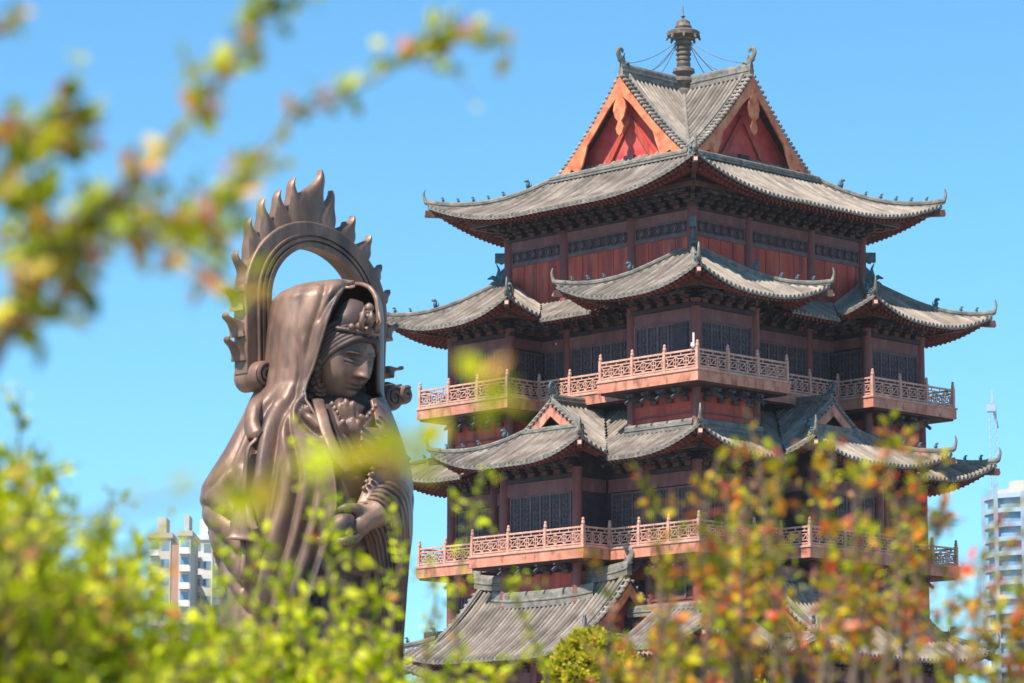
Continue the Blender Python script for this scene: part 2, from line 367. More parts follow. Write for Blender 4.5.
LAT = {}
def lattice(parent, k, a, o, z, w, h, style='window', name='lattice_panel'):
    """framed panel set in a bay, its leaves divided by stiles, fine lattice proud of the dark backing"""
    key = (round(w, 2), round(h, 2), style)
    if key in LAT: copy_of(LAT[key], parent, smat(k, a, o, z)); return
    mb = MB(); W = w/2
    mb.box(-W, W, .0, .04, 0, h, 'wood' if style == 'frieze' else 'panel')
    f = .09
    for x0, x1, z0, z1 in ((-W, W, 0, f), (-W, W, h-f, h), (-W, -W+f, f, h-f), (W-f, W, f, h-f)): mb.box(x0, x1, -.06, -.002, z0, z1, 'lattice')
    if style == 'frieze':
        n = max(3, int(w/.55)); 
        for i in range(n):
            cx = -W+f+(w-2*f)*(i+.5)/n; q = min(.2, (w-2*f)/n/2.3); hh = (h-2*f)/2-.02; cz = h/2
            for s0, s1 in (((-1, 0), (0, 1)), ((0, 1), (1, 0)), ((1, 0), (0, -1)), ((0, -1), (-1, 0))):
                mb.bar((cx+s0[0]*q, -.03, cz+s0[1]*hh), (cx+s1[0]*q, -.03, cz+s1[1]*hh), .04, .05, 'lattice', Vector((0, 1, 0)))
            mb.box(cx-q*.4, cx+q*.4, -.05, -.005, cz-hh*.4, cz+hh*.4, 'lattice')
    else:
        n = max(2, int(round(w/.75))); lw = (w-2*f)/n
        for i in range(n):
            x0 = -W+f+lw*i; x1 = x0+lw
            if i: mb.box(x0-.045, x0+.045, -.06, -.002, f, h-f, 'lattice')
            zb = f+(h-2*f)*.33 if style == 'door' else f
            if style == 'door': mb.box(x0+.045, x1-.045, -.045, -.002, zb-.06, zb+.02, 'lattice'); mb.box(x0+.13, x1-.13, -.03, -.002, f+.12, zb-.16, 'wood')
            zt = h-f; m = max(2, int(lw/.2))
            for j in range(1, m): xx = x0+lw*j/m; mb.box(xx-.016, xx+.016, -.03, -.004, zb, zt, 'lattice')
            q = max(2, int((zt-zb)/.24))
            for j in range(1, q): zz = zb+(zt-zb)*j/q; mb.box(x0+.045, x1-.045, -.028, -.006, zz-.016, zz+.016, 'lattice')
            # diamonds over the grid
            for j in range(int((zt-zb)/.5)):
                cz = zb+.25+.5*j; cx = (x0+x1)/2
                for s0, s1 in (((-1, 0), (0, 1)), ((0, 1), (1, 0)), ((1, 0), (0, -1)), ((0, -1), (-1, 0))):
                    mb.bar((cx+s0[0]*.18, -.045, cz+s0[1]*.18), (cx+s1[0]*.18, -.045, cz+s1[1]*.18), .03, .035, 'lattice', Vector((0, 1, 0)))
    o2 = mb.build(name, parent); o2.matrix_local = smat(k, a, o, z); LAT[key] = o2

RP = {}; RPOST = [None]
def rail_panel(parent, A, B, z):
    A = Vector(A); B = Vector(B); L = (B-A).length; key = round(L, 2); ang = math.atan2(B.y-A.y, B.x-A.x)
    M4 = Matrix.Translation((A.x, A.y, z)) @ Matrix.Rotation(ang, 4, 'Z')
    if key in RP: copy_of(RP[key], parent, M4); return
    mb = MB(); h = .98
    mb.box(.06, L-.06, -.05, .05, h-.09, h, 'rail'); mb.box(.06, L-.06, -.035, .035, h-.27, h-.21, 'rail'); mb.box(.06, L-.06, -.045, .045, .10, .18, 'rail'); mb.box(.06, L-.06, -.06, .06, 0, .07, 'rail')
    n = max(1, int(round(L/.62))); z0 = .18; z1 = h-.27
    for i in range(n+1):
        x = .06+(L-.12)*i/n
        if 0 < i < n: mb.box(x-.025, x+.025, -.025, .025, z0, z1, 'rail')
    for i in range(n):
        x0 = .06+(L-.12)*i/n; x1 = .06+(L-.12)*(i+1)/n; cx = (x0+x1)/2; cz = (z0+z1)/2; q = (x1-x0)*.28; hh = (z1-z0)*.28
        mb.box(cx-.022, cx+.022, -.02, .02, z1, h-.09, 'rail')
        for a, b in (((x0, z0), (cx-q, cz-hh)), ((x1, z0), (cx+q, cz-hh)), ((x0, z1), (cx-q, cz+hh)), ((x1, z1), (cx+q, cz+hh)), ((cx-q, cz-hh), (cx+q, cz-hh)), ((cx-q, cz+hh), (cx+q, cz+hh)), ((cx-q, cz-hh), (cx-q, cz+hh)), ((cx+q, cz-hh), (cx+q, cz+hh)), ((x0, cz), (cx-q, cz)), ((cx+q, cz), (x1, cz)), ((cx-q, cz-hh), (cx+q, cz+hh))):
            mb.bar((a[0], 0, a[1]), (b[0], 0, b[1]), .045, .04, 'rail', Vector((0, 1, 0)))
    o = mb.build('railing_panel', parent); o.matrix_local = M4; RP[key] = o
def rail_post(parent, p, z, tall=1.32):
    M4 = Matrix.Translation((p[0], p[1], z))
    if RPOST[0]: copy_of(RPOST[0], parent, M4); return
    mb = MB(); mb.box(-.08, .08, -.08, .08, 0, 1.05, 'rail'); mb.lathe([(.05, 1.05), (.09, 1.09), (.09, 1.2), (.055, 1.24), (.08, 1.28), (.06, 1.36), (.01, 1.40)], 'rail', n=8)
    o = mb.build('railing_post', parent); o.matrix_local = M4; RPOST[0] = o
def offset_poly(poly, d):
    n = len(poly); out = []
    for i in range(n):
        p = Vector(poly[i]); a = (p-Vector(poly[i-1])).normalized(); b = (Vector(poly[(i+1) % n])-p).normalized()
        na = Vector((a.y, -a.x)); nb = Vector((b.y, -b.x)); out.append(p+(na+nb)*d if abs(na.dot(nb)) < .5 else p+na*d)
    return out
def balcony(poly, z, vis, label, zoff=None):
    """slab with deep fascia following the outline, balustrade just inside its edge (counter-clockwise outline)"""
    mb = MB(); zb = z-.58
    out = offset_poly(poly, .0); lip = offset_poly(poly, .05); inn = offset_poly(poly, -.12)
    n = len(poly)
    def ring(pl, z0, z1, mat):
        k = len(mb.v); m = mb.mi(mat)
        mb.v += [(p[0], p[1], z0) for p in pl]+[(p[0], p[1], z1) for p in pl]
        for i in range(n): j = (i+1) % n; mb.f.append((k+i, k+j, k+n+j, k+n+i)); mb.m.append(m)
        mb.f.append(tuple(range(k, k+n))[::-1]); mb.m.append(m); mb.f.append(tuple(range(k+n, k+2*n))); mb.m.append(m)
    ring(out, zb, z-.08, 'pink'); ring(lip, z-.078, z, 'rail'); ring(inn, zb-.1, zb-.002, 'soffit')
    o = mb.build('balcony', TW)
    if label: o['label'] = label
    for i in range(n):
        A = Vector((*inn[i], 0)); B = Vector((*inn[(i+1) % n], 0)); mid = (A+B)/2
        if mid.x+(-mid.y) < -3.5 and True: continue
        L = (B-A).length; m = max(1, int(round(L/2.25)))
        rail_post(o, A, z)
        for q in range(m):
            a = A+(B-A)*q/m; b = A+(B-A)*(q+1)/m
            if q: rail_post(o, a, z)
            rail_panel(o, a, b, z)
        if i+1 < n:
            m2 = (B+Vector((*inn[(i+2) % n], 0)))/2
            if m2.x-m2.y < -3.5: rail_post(o, B, z)
    return o

def rect_d(x, y, r): return min(x-r[0], r[1]-x, y-r[2], r[3]-y)
def rect_sides(r):
    x0, x1, y0, y1 = r
    return [((x0, y0), (1, 0), (0, 1), x1-x0), ((x1, y0), (0, 1), (-1, 0), y1-y0), ((x1, y1), (-1, 0), (0, -1), x1-x0), ((x0, y1), (0, -1), (1, 0), y1-y0)]

# ---------------------------------------------------------------- top storey and crossed gable roof
g1 = lambda r: 36.15+.34*r+.049*r*r
E = 9.45; GB = 4.9; GW = 4.05
rf = Roof(g1, [(-E, -E), (E, -E), (E, E), (-E, E)], 1.35, 7.0)
for o, t, n, L in rect_sides((-E, E, -E, E)):
    def valid(x, y, r, n=n):
        a, b = (abs(x), abs(y)) if n[0] == 0 else (abs(y), abs(x))      # a along, b outward distance
        if b >= GW and r <= E-a+.02: return True
        return False
    rf.side(o, t, n, L, valid, E-GW)
    def valid2(x, y, r, n=n):
        a, b = (abs(x), abs(y)) if n[0] == 0 else (abs(y), abs(x))
        return b <= a+.02 and a <= GB-.05
    rf.side(o, t, n, L, valid2, E, r0=.0, rafters=False)
ro1 = rf.finish('roof', 'topmost roof with crossed ridges and four gables'); rf1 = rf
zr = g1(E)
for k in range(4):
    T = S[k]
    # main ridge out to the gable, barge ridges, bargeboard, gable wall, pendant
    ridge(ro1, [T(0, q, zr-.05) for q in np.linspace(.35, GB-.1, 10)], .30, .72, name='main_ridge')
    x, y, _ = T(0, GB-.25, 0); dragon(ro1, (x, y, zr+.45), math.atan2(-y, -x), .8, 'ridge')
    ridge(ro1, [T(q, q, g1(E-q)+.03) for q in np.linspace(.2, GB-.1, 14)], .2, .22, name='valley_ridge')
    for s in (-1, 1):
        ridge(ro1, [T(s*q, GB-.62, g1(E-q)+.05) for q in np.linspace(.1, GB-.3, 16)], .24, .34, name='barge_ridge')
        mb = MB()
        for q in np.arange(.12, GB-.02, .20):         # short tiles lying across the barge edge
            z = g1(E-q); sl_ = 0
            mb.tube([T(s*q, GB-.5, z+.12), T(s*q, GB+.02, z+.08)], .10, 'tile', 7)
        mb.build('edge_tiles', ro1, True)
        # bargeboard following the curve with a scalloped lower edge
        mb = MB(); qs = np.linspace(0, GB-.05, 30); G = []
        for oo in (GB-.10, GB+.0):
            up = [T(s*q, oo, g1(E-q)-.06) for q in qs]
            lo = []
            for q in qs:
                wd = .66+.70*math.exp(-((q-2.9)/.40)**4)+.10*math.cos(q*15)*math.exp(-((q-2.9)/.6)**2)+.3*math.exp(-(q/.5)**2)-.18*max(0, (q-4)/.9)
                lo.append(T(s*q, oo, max(g1(E-q)-wd, g1(E-GB)-.05)))
            G.append((up, lo))
        (u0, l0), (u1, l1) = G; mb.grid([u1, l1], 'orange'); mb.grid([u0, l0], 'orange'); mb.grid([l0, l1], 'orange')
        mb.build('bargeboard', ro1)
    mb = MB()
    outl = [(0, .1), (.14, .0), (.16, -.25), (.42, -.7), (.50, -1.05), (.36, -1.5), (.14, -1.75), (.20, -1.95), (.30, -2.15), (.2, -2.45), (0, -2.62)]
    poly = outl+[(-a, b) for a, b in outl[::-1][1:-1]]
    mb.prism(poly, .1, 'orange', lambda u, v, w_: T(u*.9, GB-.08+w_, zr-.85+v*.9)); mb.build('gable_pendant', ro1)
    mb = MB(); qs = np.linspace(-GB+.1, GB-.1, 31)
    mb.grid([[T(q, GW, g1(E-abs(q))-.1) for q in qs], [T(q, GW, g1(E-GB)-.6) for q in qs]], 'gable')
    mb.build('gable_wall', ro1)
    mb = MB(); mb.bar(T(-1.9, GW+.06, 38.9), T(0, GW+.06, 41.6), .16, .3, 'red'); mb.bar(T(1.9, GW+.065, 38.9), T(0, GW+.065, 41.6), .16, .3, 'red'); mb.box(-.35, .35, GW+.01, GW+.2, 38.6, 39.6, 'wood', T); mb.build('gable_truss', ro1)
    # ridge at the foot of the gable
    ridge(ro1, [T(q, GB+.12, g1(E-GB)+.0) for q in np.linspace(-GB, GB, 12)], .28, .38, name='foot_ridge')
    sx, sy = [(-1, -1), (1, -1), (1, 1), (-1, 1)][k]
    hip(ro1, rf1, (sx*E, sy*E), (-sx, -sy), E-GB, beasts=6, h=.34)
# finial
mb = MB()
mb.lathe([(.62, -.4), (.62, .1), (.45, .2), (.5, .35), (.72, .55), (.72, .68), (.42, .8), (.36, .95), (.6, 1.1), (.56, 1.28), (.34, 1.38), (.38, 1.5)], 'finial', (0, 0, 43.6))
for i in range(7): z = 45.05+i*.27; mb.lathe([(.33, 0), (.37+.022*i, .06), (.37+.022*i, .16), (.34, .22), (.34, .28)], 'finial', (0, 0, z))
mb.lathe([(.5, 0), (.86, .12), (.88, .32), (.7, .42), (.42, .5), (.46, .62), (.36, .8), (.36, .9), (.22, 1.0), (.1, 1.05), (.05, 1.12), (.12, 1.2), (.04, 1.3), (.02, 1.75)], 'finial', (0, 0, 46.55), 24)
for i in range(8):
    a = i*math.pi/4; mb.tube([(.78*math.cos(a), .78*math.sin(a), 46.68), (.9*math.cos(a), .9*math.sin(a), 46.45)], [.1, .05], 'finial', 6)
fin = mb.build('finial', TW, True, 40); fin['label'] = 'ringed bronze spire with a lotus canopy and a needle'
mb = MB()
for k in range(4):
    for q in (2.4, 4.4):
        pts = [S[k](0, .5+(q-.5)*u, 46.3+(44.45-46.3)*u-.55*4*u*(1-u)*.5) for u in np.linspace(0, 1, 9)]
        mb.tube(pts, .02, 'wire', 5)
mb.build('stay_wires', fin)

# ---- walls of the top storey
A1 = 6.5
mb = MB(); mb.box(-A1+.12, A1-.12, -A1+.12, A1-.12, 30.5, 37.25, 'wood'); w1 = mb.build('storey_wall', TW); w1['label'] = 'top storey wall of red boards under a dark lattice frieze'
cols = [-A1, -2.4, 2.4, A1]
for sx in (-1, 1):
    for sy in (-1, 1): column(w1, sx*A1, sy*A1, 31.5, 35.6, .27)
for k in range(4):
    T = S[k]
    for a in (-2.4, 2.4): x, y, _ = T(a, A1, 0); column(w1, x, y, 31.5, 35.6, .27)
    for i in range(3):
        a0, a1 = cols[i]+.22, cols[i+1]-.22
        mb = MB(); 
        n = 4
        for j in range(n):
            b0 = a0+(a1-a0)*j/n; b1 = a0+(a1-a0)*(j+1)/n; mb.box(b0+.02, b1-.02, A1-.12, A1+.03, 31.4, 34.2, 'red', T)
        mb.build('board_panel', w1)
        if k < 2: lattice(w1, k, (a0+a1)/2, A1+.0, 34.34, a1-a0, .72, 'frieze', 'frieze_panel')
    mb = MB()
    mb.box(-A1+.2, A1-.2, A1-.11, A1+.09, 34.2, 34.34, 'lattice', T)
    mb.box(-A1+.2, A1-.2, A1-.11, A1+.10, 35.06, 35.52, 'beam', T); mb.box(-A1-.1, A1+.1, A1-.2, A1+.22, 35.522, 35.64, 'wood', T)
    mb.build('beam', w1)
    if k < 2:
        brackets(ro1, k, -A1-.5, A1+.5, A1-.05, 35.62, 15, 'big')
    eave_beam(ro1, k, -7.9, 7.9, 7.95, 36.32)
    eave_beam(ro1, k, -7.4, 7.4, 7.3, 36.7, mat='bracket')
for sx, sy in ((-1, -1), (1, -1), (1, 1)):   # carved corner sets and the beast where the lower hip meets the wall
    mb = MB()
    d = Vector((sx, sy, 0)).normalized()
    for q in range(3): mb.bar(Vector((sx*A1, sy*A1, 36.0+.36*q)), Vector((sx*A1, sy*A1, 36.05+.36*q))+d*(.8+.75*q), .2, .24, 'bracketb')
    mb.build('corner_bracket', ro1)
    dragon(w1, (sx*(A1+.30), sy*(A1+.30), 33.3), math.atan2(sy, sx), 1.15)
    mb = MB(); mb.bar((sx*A1, sy*A1, 34.75), Vector((sx*A1, sy*A1, 34.75))+d*.75, .3, .5, 'teal'); mb.build('carved_beam_end', w1)

# ---------------------------------------------------------------- second roof: four corner pavilions
g2 = lambda r: 30.6+.50*r+.025*r*r
PI_, PO = 1.72, 11.22; A2 = 8.6; PB = 4.3; CW = 6.3; CE = 8.95
prects = [(sx*PI_ if sx > 0 else -PO, PO if sx > 0 else -PI_, sy*PI_ if sy > 0 else -PO, PO if sy > 0 else -PI_) for sx in (-1, 1) for sy in (-1, 1)]
cross = [(-CE, CE, -CE, CE)]
body_in = lambda x, y: abs(x) < A1+.05 and abs(y) < A1+.05
roofs2 = []
for r in prects:
    cx = (r[0]+r[1])/2; cy = (r[2]+r[3])/2; sx = 1 if cx > 0 else -1; sy = 1 if cy > 0 else -1
    tips = [(sx*PO, sy*PO), (sx*PI_, sy*PO), (sx*PO, sy*PI_)]
    rf = Roof(g2, tips, 1.0, 4.4)
    for o, t, n, L in rect_sides(r):
        def valid(x, y, q, r=r):
            return abs(rect_d(x, y, r)-q) < .04 and not body_in(x, y) and rect_d(x, y, cross[0]) < q+.02
        rf.side(o, t, n, L, valid, 4.8)
    ro = rf.finish('roof'); 
    ro['label'] = 'hipped roof of a corner pavilion, second tier'
    hip(ro, rf, (sx*PO, sy*PO), (-sx, -sy), 4.5, beasts=3, h=.30)
    for (tx, ty), dr in (((sx*PI_, sy*PO), (sx, -sy)), ((sx*PO, sy*PI_), (-sx, sy))): hip(ro, rf, (tx, ty), dr, 4.4, beasts=4, h=.30)
    roofs2.append((ro, sx, sy))
for o, t, n, L in rect_sides(cross[0]):
    rf = Roof(g2, [], 0)
    def valid(x, y, q):
        return abs(rect_d(x, y, cross[0])-q) < .04 and not body_in(x, y) and all(rect_d(x, y, r) < q+.02 for r in prects)
    rf.side(o, t, n, L, valid, CE-A1)
    ro2 = rf.finish('roof', 'short roof strip between corner pavilions, second tier')

# walls of the second storey
Z2 = 26.8
def pav_box(mb, sx, sy, z0, z1, ins, mat):
    xs = sorted((sx*(PB+ins), sx*(A2-ins))); ys = sorted((sy*(PB+ins), sy*(A2-ins))); mb.box(xs[0], xs[1], ys[0], ys[1], z0, z1, mat)
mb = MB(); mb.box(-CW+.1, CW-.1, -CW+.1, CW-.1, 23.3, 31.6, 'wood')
w2 = mb.build('storey_wall', TW); w2['label'] = 'second storey wall set back between corner pavilions'
for sx in (-1, 1):
    for sy in (-1, 1):
        mb = MB(); pav_box(mb, sx, sy, 23.6, 31.6, .12, 'wood'); mb.build('pavilion_wall', w2)
        for X in (PB, A2):
            for Y in (PB, A2):
                if X == PB and Y == PB: continue
                column(w2, sx*X, sy*Y, 26.8, 30.5, .25); column(w2, sx*X, sy*Y, 23.9, 26.2, .25)
        # brackets on both outer faces
for k in range(2):
    T = S[k]
    for s in (-1, 1):
        a0, a1 = sorted((s*PB, s*A2)); am = (a0+a1)/2
        lattice(w2, k, am, A2-.02, 27.0, a1-a0-.62, 2.45, 'window')
        mb = MB(); mb.box(a0+.22, a1-.22, A2-.11, A2+.1, 29.45, 29.55, 'lattice', T); mb.box(a0+.22, a1-.22, A2-.11, A2+.07, 29.55, 30.08, 'beam', T); mb.box(a0-.25, a1+.25, A2-.2, A2+.2, 30.1, 30.3, 'wood', T)
        mb.box(a0+.22, a0+.34, A2-.11, A2+.08, 26.8, 29.5, 'beam', T); mb.box(a1-.34, a1-.22, A2-.11, A2+.08, 26.8, 29.5, 'beam', T); mb.build('beam', w2)
        for q in range(2):
            mb = MB(); mb.box(a0+.22, a1-.22, A2-.11, A2+.02+.03*q, 24.0+1.0*q, 24.92+.98*q, 'red', T); mb.build('board_panel', w2)
        mb = MB(); mb.box(a0+.22, a1-.22, A2-.11, A2+.12, 24.92, 25.0, 'column', T); mb.box(a0-.1, a1+.1, A2-.11, A2+.15, 25.9, 26.15, 'wood', T); mb.build('beam', w2)
        brackets(w2, k, a0, a1, A2, 30.32, 5, 'mid'); 
        brackets(w2, k, a0+.1, a1-.1, A2, 25.5, 4, 'low')
    if k == 0:
        mb = MB(); mb.box(7.15, 8.1, A2+.045, A2+.05, 27.05, 29.4, 'wood', T); mb.build('doorway_dark_sheet', w2)  # flat dark sheet over the lattice, standing in for an open door's shade
    lattice(w2, k, 0, CW-.02, 27.0, 4.4, 2.5, 'door'); 
    for s in (-1, 1): lattice(w2, k, s*3.3, CW-.02, 27.0, 1.5, 2.5, 'door')
    mb = MB(); mb.box(-PB, PB, CW-.11, CW+.1, 29.5, 30.05, 'beam', T); mb.box(-PB, PB, CW-.1, CW+.12, 30.07, 30.27, 'wood', T); mb.box(-PB, PB, CW-.11, CW+.06, 24.2, 25.8, 'red', T); mb.build('beam', w2)
    for a in (-2.4, 2.4): x, y, _ = T(a, CW, 0); column(w2, x, y, 26.8, 30.5, .25)
    brackets(w2, k, -4.2, 4.2, CW, 30.3, 8, 'mid')
    eave_beam(ro2, k, -PB-.6, PB+.6, CW+1.4, 30.95)
# faces of the left and right pavilions that turn towards the viewer's side
for k, a_, s in ((1, -6.45, 0), (0, 6.45, 0)):
    T = S[k]
    lattice(w2, k, a_, -PB-.02+.0, 27.0, 3.68, 2.45, 'window')
    mb = MB(); mb.box(a_-1.9, a_+1.9, -PB-.11, -PB+.07, 29.55, 30.08, 'beam', T); mb.box(a_-1.9, a_+1.9, -PB-.11, -PB+.05, 24.1, 25.8, 'red', T); mb.build('beam', w2)
    brackets(w2, k, a_-2.1, a_+2.1, -PB, 30.32, 5, 'mid')
for ro, sx, sy in roofs2:
    for k, o in ((0, None),):
        pass
    mb = MB()
    x0, x1 = sorted((sx*(PI_+1.1), sx*(PO-1.1))); y0, y1 = sorted((sy*(PI_+1.1), sy*(PO-1.1)))
    for a, b, c, d in ((x0, x1, y0-.1, y0+.1), (x0, x1, y1-.1, y1+.1), (x0-.1, x0+.1, y0+.11, y1-.11), (x1-.1, x1+.1, y0+.11, y1-.11)): mb.box(a, b, c, d, 30.82, 31.04, 'bracketb')
    mb.build('eave_purlin', ro)
BO = 9.9; BI = 3.18; BC = 7.6
quarter = [(-BI, -BO, 0), (-BI, -BC, 0), (BI, -BC, 0), (BI, -BO, 0)]
poly = []
for k in range(4):
    for a, o in ((-BO, BO), (-BI, BO), (-BI, BC), (BI, BC), (BI, BO)): x, y, _ = S[k](a, o, 0); poly.append((x, y))
b2 = balcony(poly, Z2, None, 'upper balcony stepping out round the corner pavilions')

# ---------------------------------------------------------------- third roof: porch with gable on each face
g3 = lambda r: 22.7+.50*r+.028*r*r
E3 = 11.25; AH = 5.2; AO = 13.15; GP = 9.55
main3 = (-E3, E3, -E3, E3)
arms = [(-AH, AH, -AO, -5), (5, AO, -AH, AH), (-AH, AH, 5, AO), (-AO, -5, -AH, AH)]
def in_body3(x, y):
    ax, ay = abs(x), abs(y)
    if ax < CW and ay < CW: return True
    return PB-.2 < ax < A2+.05 and PB-.2 < ay < A2+.05
def adist(x, y, r, k):        # distance measure of a porch: two long sides and the outer end
    if k == 0: return min(x-r[0], r[1]-x, y-r[2])
    if k == 1: return min(y-r[2], r[3]-y, r[1]-x)
    if k == 2: return min(x-r[0], r[1]-x, r[3]-y)
    return min(y-r[2], r[3]-y, x-r[0])
rf = Roof(g3, [(-E3, -E3), (E3, -E3), (E3, E3), (-E3, E3)], 1.15, 4.6)
for o, t, n, L in rect_sides(main3):
    def valid(x, y, q):
        return abs(rect_d(x, y, main3)-q) < .04 and not in_body3(x, y) and all(adist(x, y, r, k) < q+.02 or rect_d(x, y, r) < 0 for k, r in enumerate(arms))
    rf.side(o, t, n, L, valid, E3-CW)
ro3 = rf.finish('roof', 'third tier roof running round the tower')
for sx, sy in ((-1, -1), (1, -1), (1, 1), (-1, 1)): hip(ro3, rf, (sx*E3, sy*E3), (-sx, -sy), 2.5, beasts=4, h=.3)
for k in range(4):
    for s in (-1, 1): ridge(ro3, [S[k](q, A2+.22, g3(E3-A2-.2)+.02) for q in np.linspace(s*(PB-.2), s*A2, 8)], .3, .5, name='foot_ridge')
porch = []
for k, r in enumerate(arms):
    T = S[k]; tips = [T(-AH, AO, 0)[:2], T(AH, AO, 0)[:2]]
    rf = Roof(g3, tips, 1.0, 4.2)
    for o, t, n, L in rect_sides(r):
        def valid(x, y, q, k=k, r=r, n=n):
            if abs(adist(x, y, r, k)-q) > .04 or in_body3(x, y) or rect_d(x, y, main3) > q-.02: return False
            out = {0: -y, 1: x, 2: y, 3: -x}[k]; al = abs(x) if k % 2 == 0 else abs(y)
            nout = (n[1] == 1, n[0] == -1, n[1] == -1, n[0] == 1)[k]
            if nout: return out > GP-.55 and q <= AO-GP+.6
            return True
        def validg(x, y, q, k=k, r=r, n=n):       # upper part of the long slopes, running out past the gable
            out = {0: -y, 1: x, 2: y, 3: -x}[k]; al = abs(x) if k % 2 == 0 else abs(y)
            nout = (n[1] == 1, n[0] == -1, n[1] == -1, n[0] == 1)[k]; nin = (n[1] == -1, n[0] == 1, n[1] == 1, n[0] == -1)[k]
            if nout or nin: return False
            return GP < AO and out <= GP+.45 and out > AO-(AH-al)-.02 and AO-out < q and q > 3.2
        rf.side(o, t, n, L, valid, AH)
        rf.side(o, t, n, L, validg, AH, rafters=False)
    ro = rf.finish('roof', 'porch roof with a small gable, third tier'); porch.append(ro)
    zt = g3(AH)
    ridge(ro, [T(0, q, zt-.03+.9*max(0, (8.2-q)/2)**2*.35) for q in np.linspace(CW+.1, GP+.35, 12)], .28, .55, name='main_ridge')
    x, y, _ = T(0, GP+.2, 0); dragon(ro, (x, y, zt+.3), math.atan2(-y, -x), .62)
    for s in (-1, 1):
        ridge(ro, [T(s*q, GP+.3, g3(AH-q)+.04) for q in np.linspace(.05, 2.1, 8)], .26, .32, name='barge_ridge')
        mb = MB()
        for q in np.arange(.15, 2.1, .25): z = g3(AH-q); mb.tube([T(s*q, GP+.1, z+.12), T(s*q, GP+.55, z+.08)], .075, 'tile', 7)
        mb.build('edge_tiles', ro, True)
        mb = MB(); qs = np.linspace(0, 1.85, 12); u = [T(s*q, GP+.45, g3(AH-q)-.05) for q in qs]; l_ = [T(s*q, GP+.45, max(g3(AH-q)-.62, g3(3.3))) for q in qs]; u2 = [T(s*q, GP+.38, g3(AH-q)-.05) for q in qs]; l2 = [T(s*q, GP+.38, max(g3(AH-q)-.62, g3(3.3))) for q in qs]
        mb.grid([u, l_], 'pink'); mb.grid([l_, l2], 'pink'); mb.grid([u2, l2], 'pink'); mb.build('bargeboard', ro)
        sgn = T(s*AH, AO, 0)[:2]; dd = T(-s, -1, 0)[:2]; hip(ro, rf, sgn, dd, 3.35, beasts=4, h=.3)
        # valley strip between porch and main roof
        vq = np.linspace(0, 2.5, 8); ridge(ro, [T(s*(AH-q), E3-q, g3(q)-.02) for q in vq], .2, .13, name='valley_ridge')
    mb = MB(); mb.grid([[T(q, GP-.1, g3(AH-abs(q))-.08) for q in np.linspace(-1.9, 1.9, 13)], [T(q, GP-.1, g3(3.2)-.2) for q in np.linspace(-1.9, 1.9, 13)]], 'wood'); mb.build('gable_wall', ro)
    ridge(ro, [T(q, GP+.42, g3(AO-GP-.4)-.02) for q in np.linspace(-1.95, 1.95, 8)], .28, .36, name='foot_ridge')

# walls of the third storey
Z3 = 18.5; PA = 10.68; PW = 2.53; A3 = 8.6
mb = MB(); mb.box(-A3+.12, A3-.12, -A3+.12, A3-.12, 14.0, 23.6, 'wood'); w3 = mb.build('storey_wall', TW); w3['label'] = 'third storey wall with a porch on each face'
for k in range(4):
    mb = MB(); mb.box(-PW+.1, PW-.1, A3-.1, PA-.12, 15.9, 23.8, 'wood', S[k]); mb.build('porch_wall', w3)
for sx in (-1, 1):
    for sy in (-1, 1): column(w3, sx*A3, sy*A3, 18.5, 22.6, .26); column(w3, sx*A3, sy*A3, 15.0, 17.9, .26)
for k in range(2):
    T = S[k]
    for s in (-1, 1):
        x, y, _ = T(s*PW, PA, 0); column(w3, x, y, 18.75, 22.6, .26); column(w3, x, y, 15.9, 17.9, .26)
        for a in (5.4,): x, y, _ = T(s*a, A3, 0); column(w3, x, y, 18.5, 22.6, .26); column(w3, x, y, 15.0, 17.9, .26)
        lattice(w3, k, s*7.0, A3-.02, 18.7, 2.6, 2.7, 'window'); lattice(w3, k, s*3.98, A3-.02, 18.7, 2.2, 2.7, 'door')
        a0, a1 = sorted((s*PW, s*A3))
        mb = MB(); mb.box(a0+.2, a1-.2, A3-.11, A3+.08, 21.45, 22.1, 'beam', T); mb.box(a0, a1+.1, A3-.15, A3+.16, 22.12, 22.32, 'wood', T); mb.build('beam', w3)
        for b0, b1 in ((PW+.2, 5.2), (5.6, A3-.2)):
            c0, c1 = sorted((s*b0, s*b1)); mb = MB(); mb.box(c0, c1, A3-.11, A3+.04, 15.0, 15.9, 'red', T); mb.box(c0, c1, A3-.11, A3+.05, 17.0, 17.8, 'red', T); mb.box(c0, c1, A3-.11, A3+.09, 15.9, 16.0, 'beam', T); mb.build('board_panel', w3)
            lattice(w3, k, (c0+c1)/2, A3-.02, 16.0, (c1-c0)*.6, 1.0, 'window')
        brackets(w3, k, s*(PW+.6), s*A3, A3, 22.34, 7, 'mid'); brackets(w3, k, s*(PW+.9), s*A3, A3, 17.3, 4, 'low')
    lattice(w3, k, 0, PA-.02, 18.95, 4.3, 2.5, 'window')
    mb = MB(); mb.box(-PW+.2, PW-.2, PA-.13, PA+.08, 21.45, 22.1, 'beam', T); mb.box(-PW-.1, PW+.1, PA-.15, PA+.16, 22.12, 22.32, 'wood', T); mb.build('beam', w3)
    mb = MB(); mb.box(-PW+.25, PW-.25, PA-.13, PA+.04, 16.2, 17.5, 'red', T); mb.build('board_panel', w3)
    brackets(w3, k, -PW-.2, PW+.2, PA, 22.34, 6, 'mid'); brackets(w3, k, -PW, PW, PA, 17.4, 4, 'low')
    eave_beam(porch[k], k, -3.9, 3.9, PA+1.3, 22.95)
    for s in (-1, 1): eave_beam(ro3, k, *sorted((s*4.1, s*10.2)), A3+1.5, 22.95)
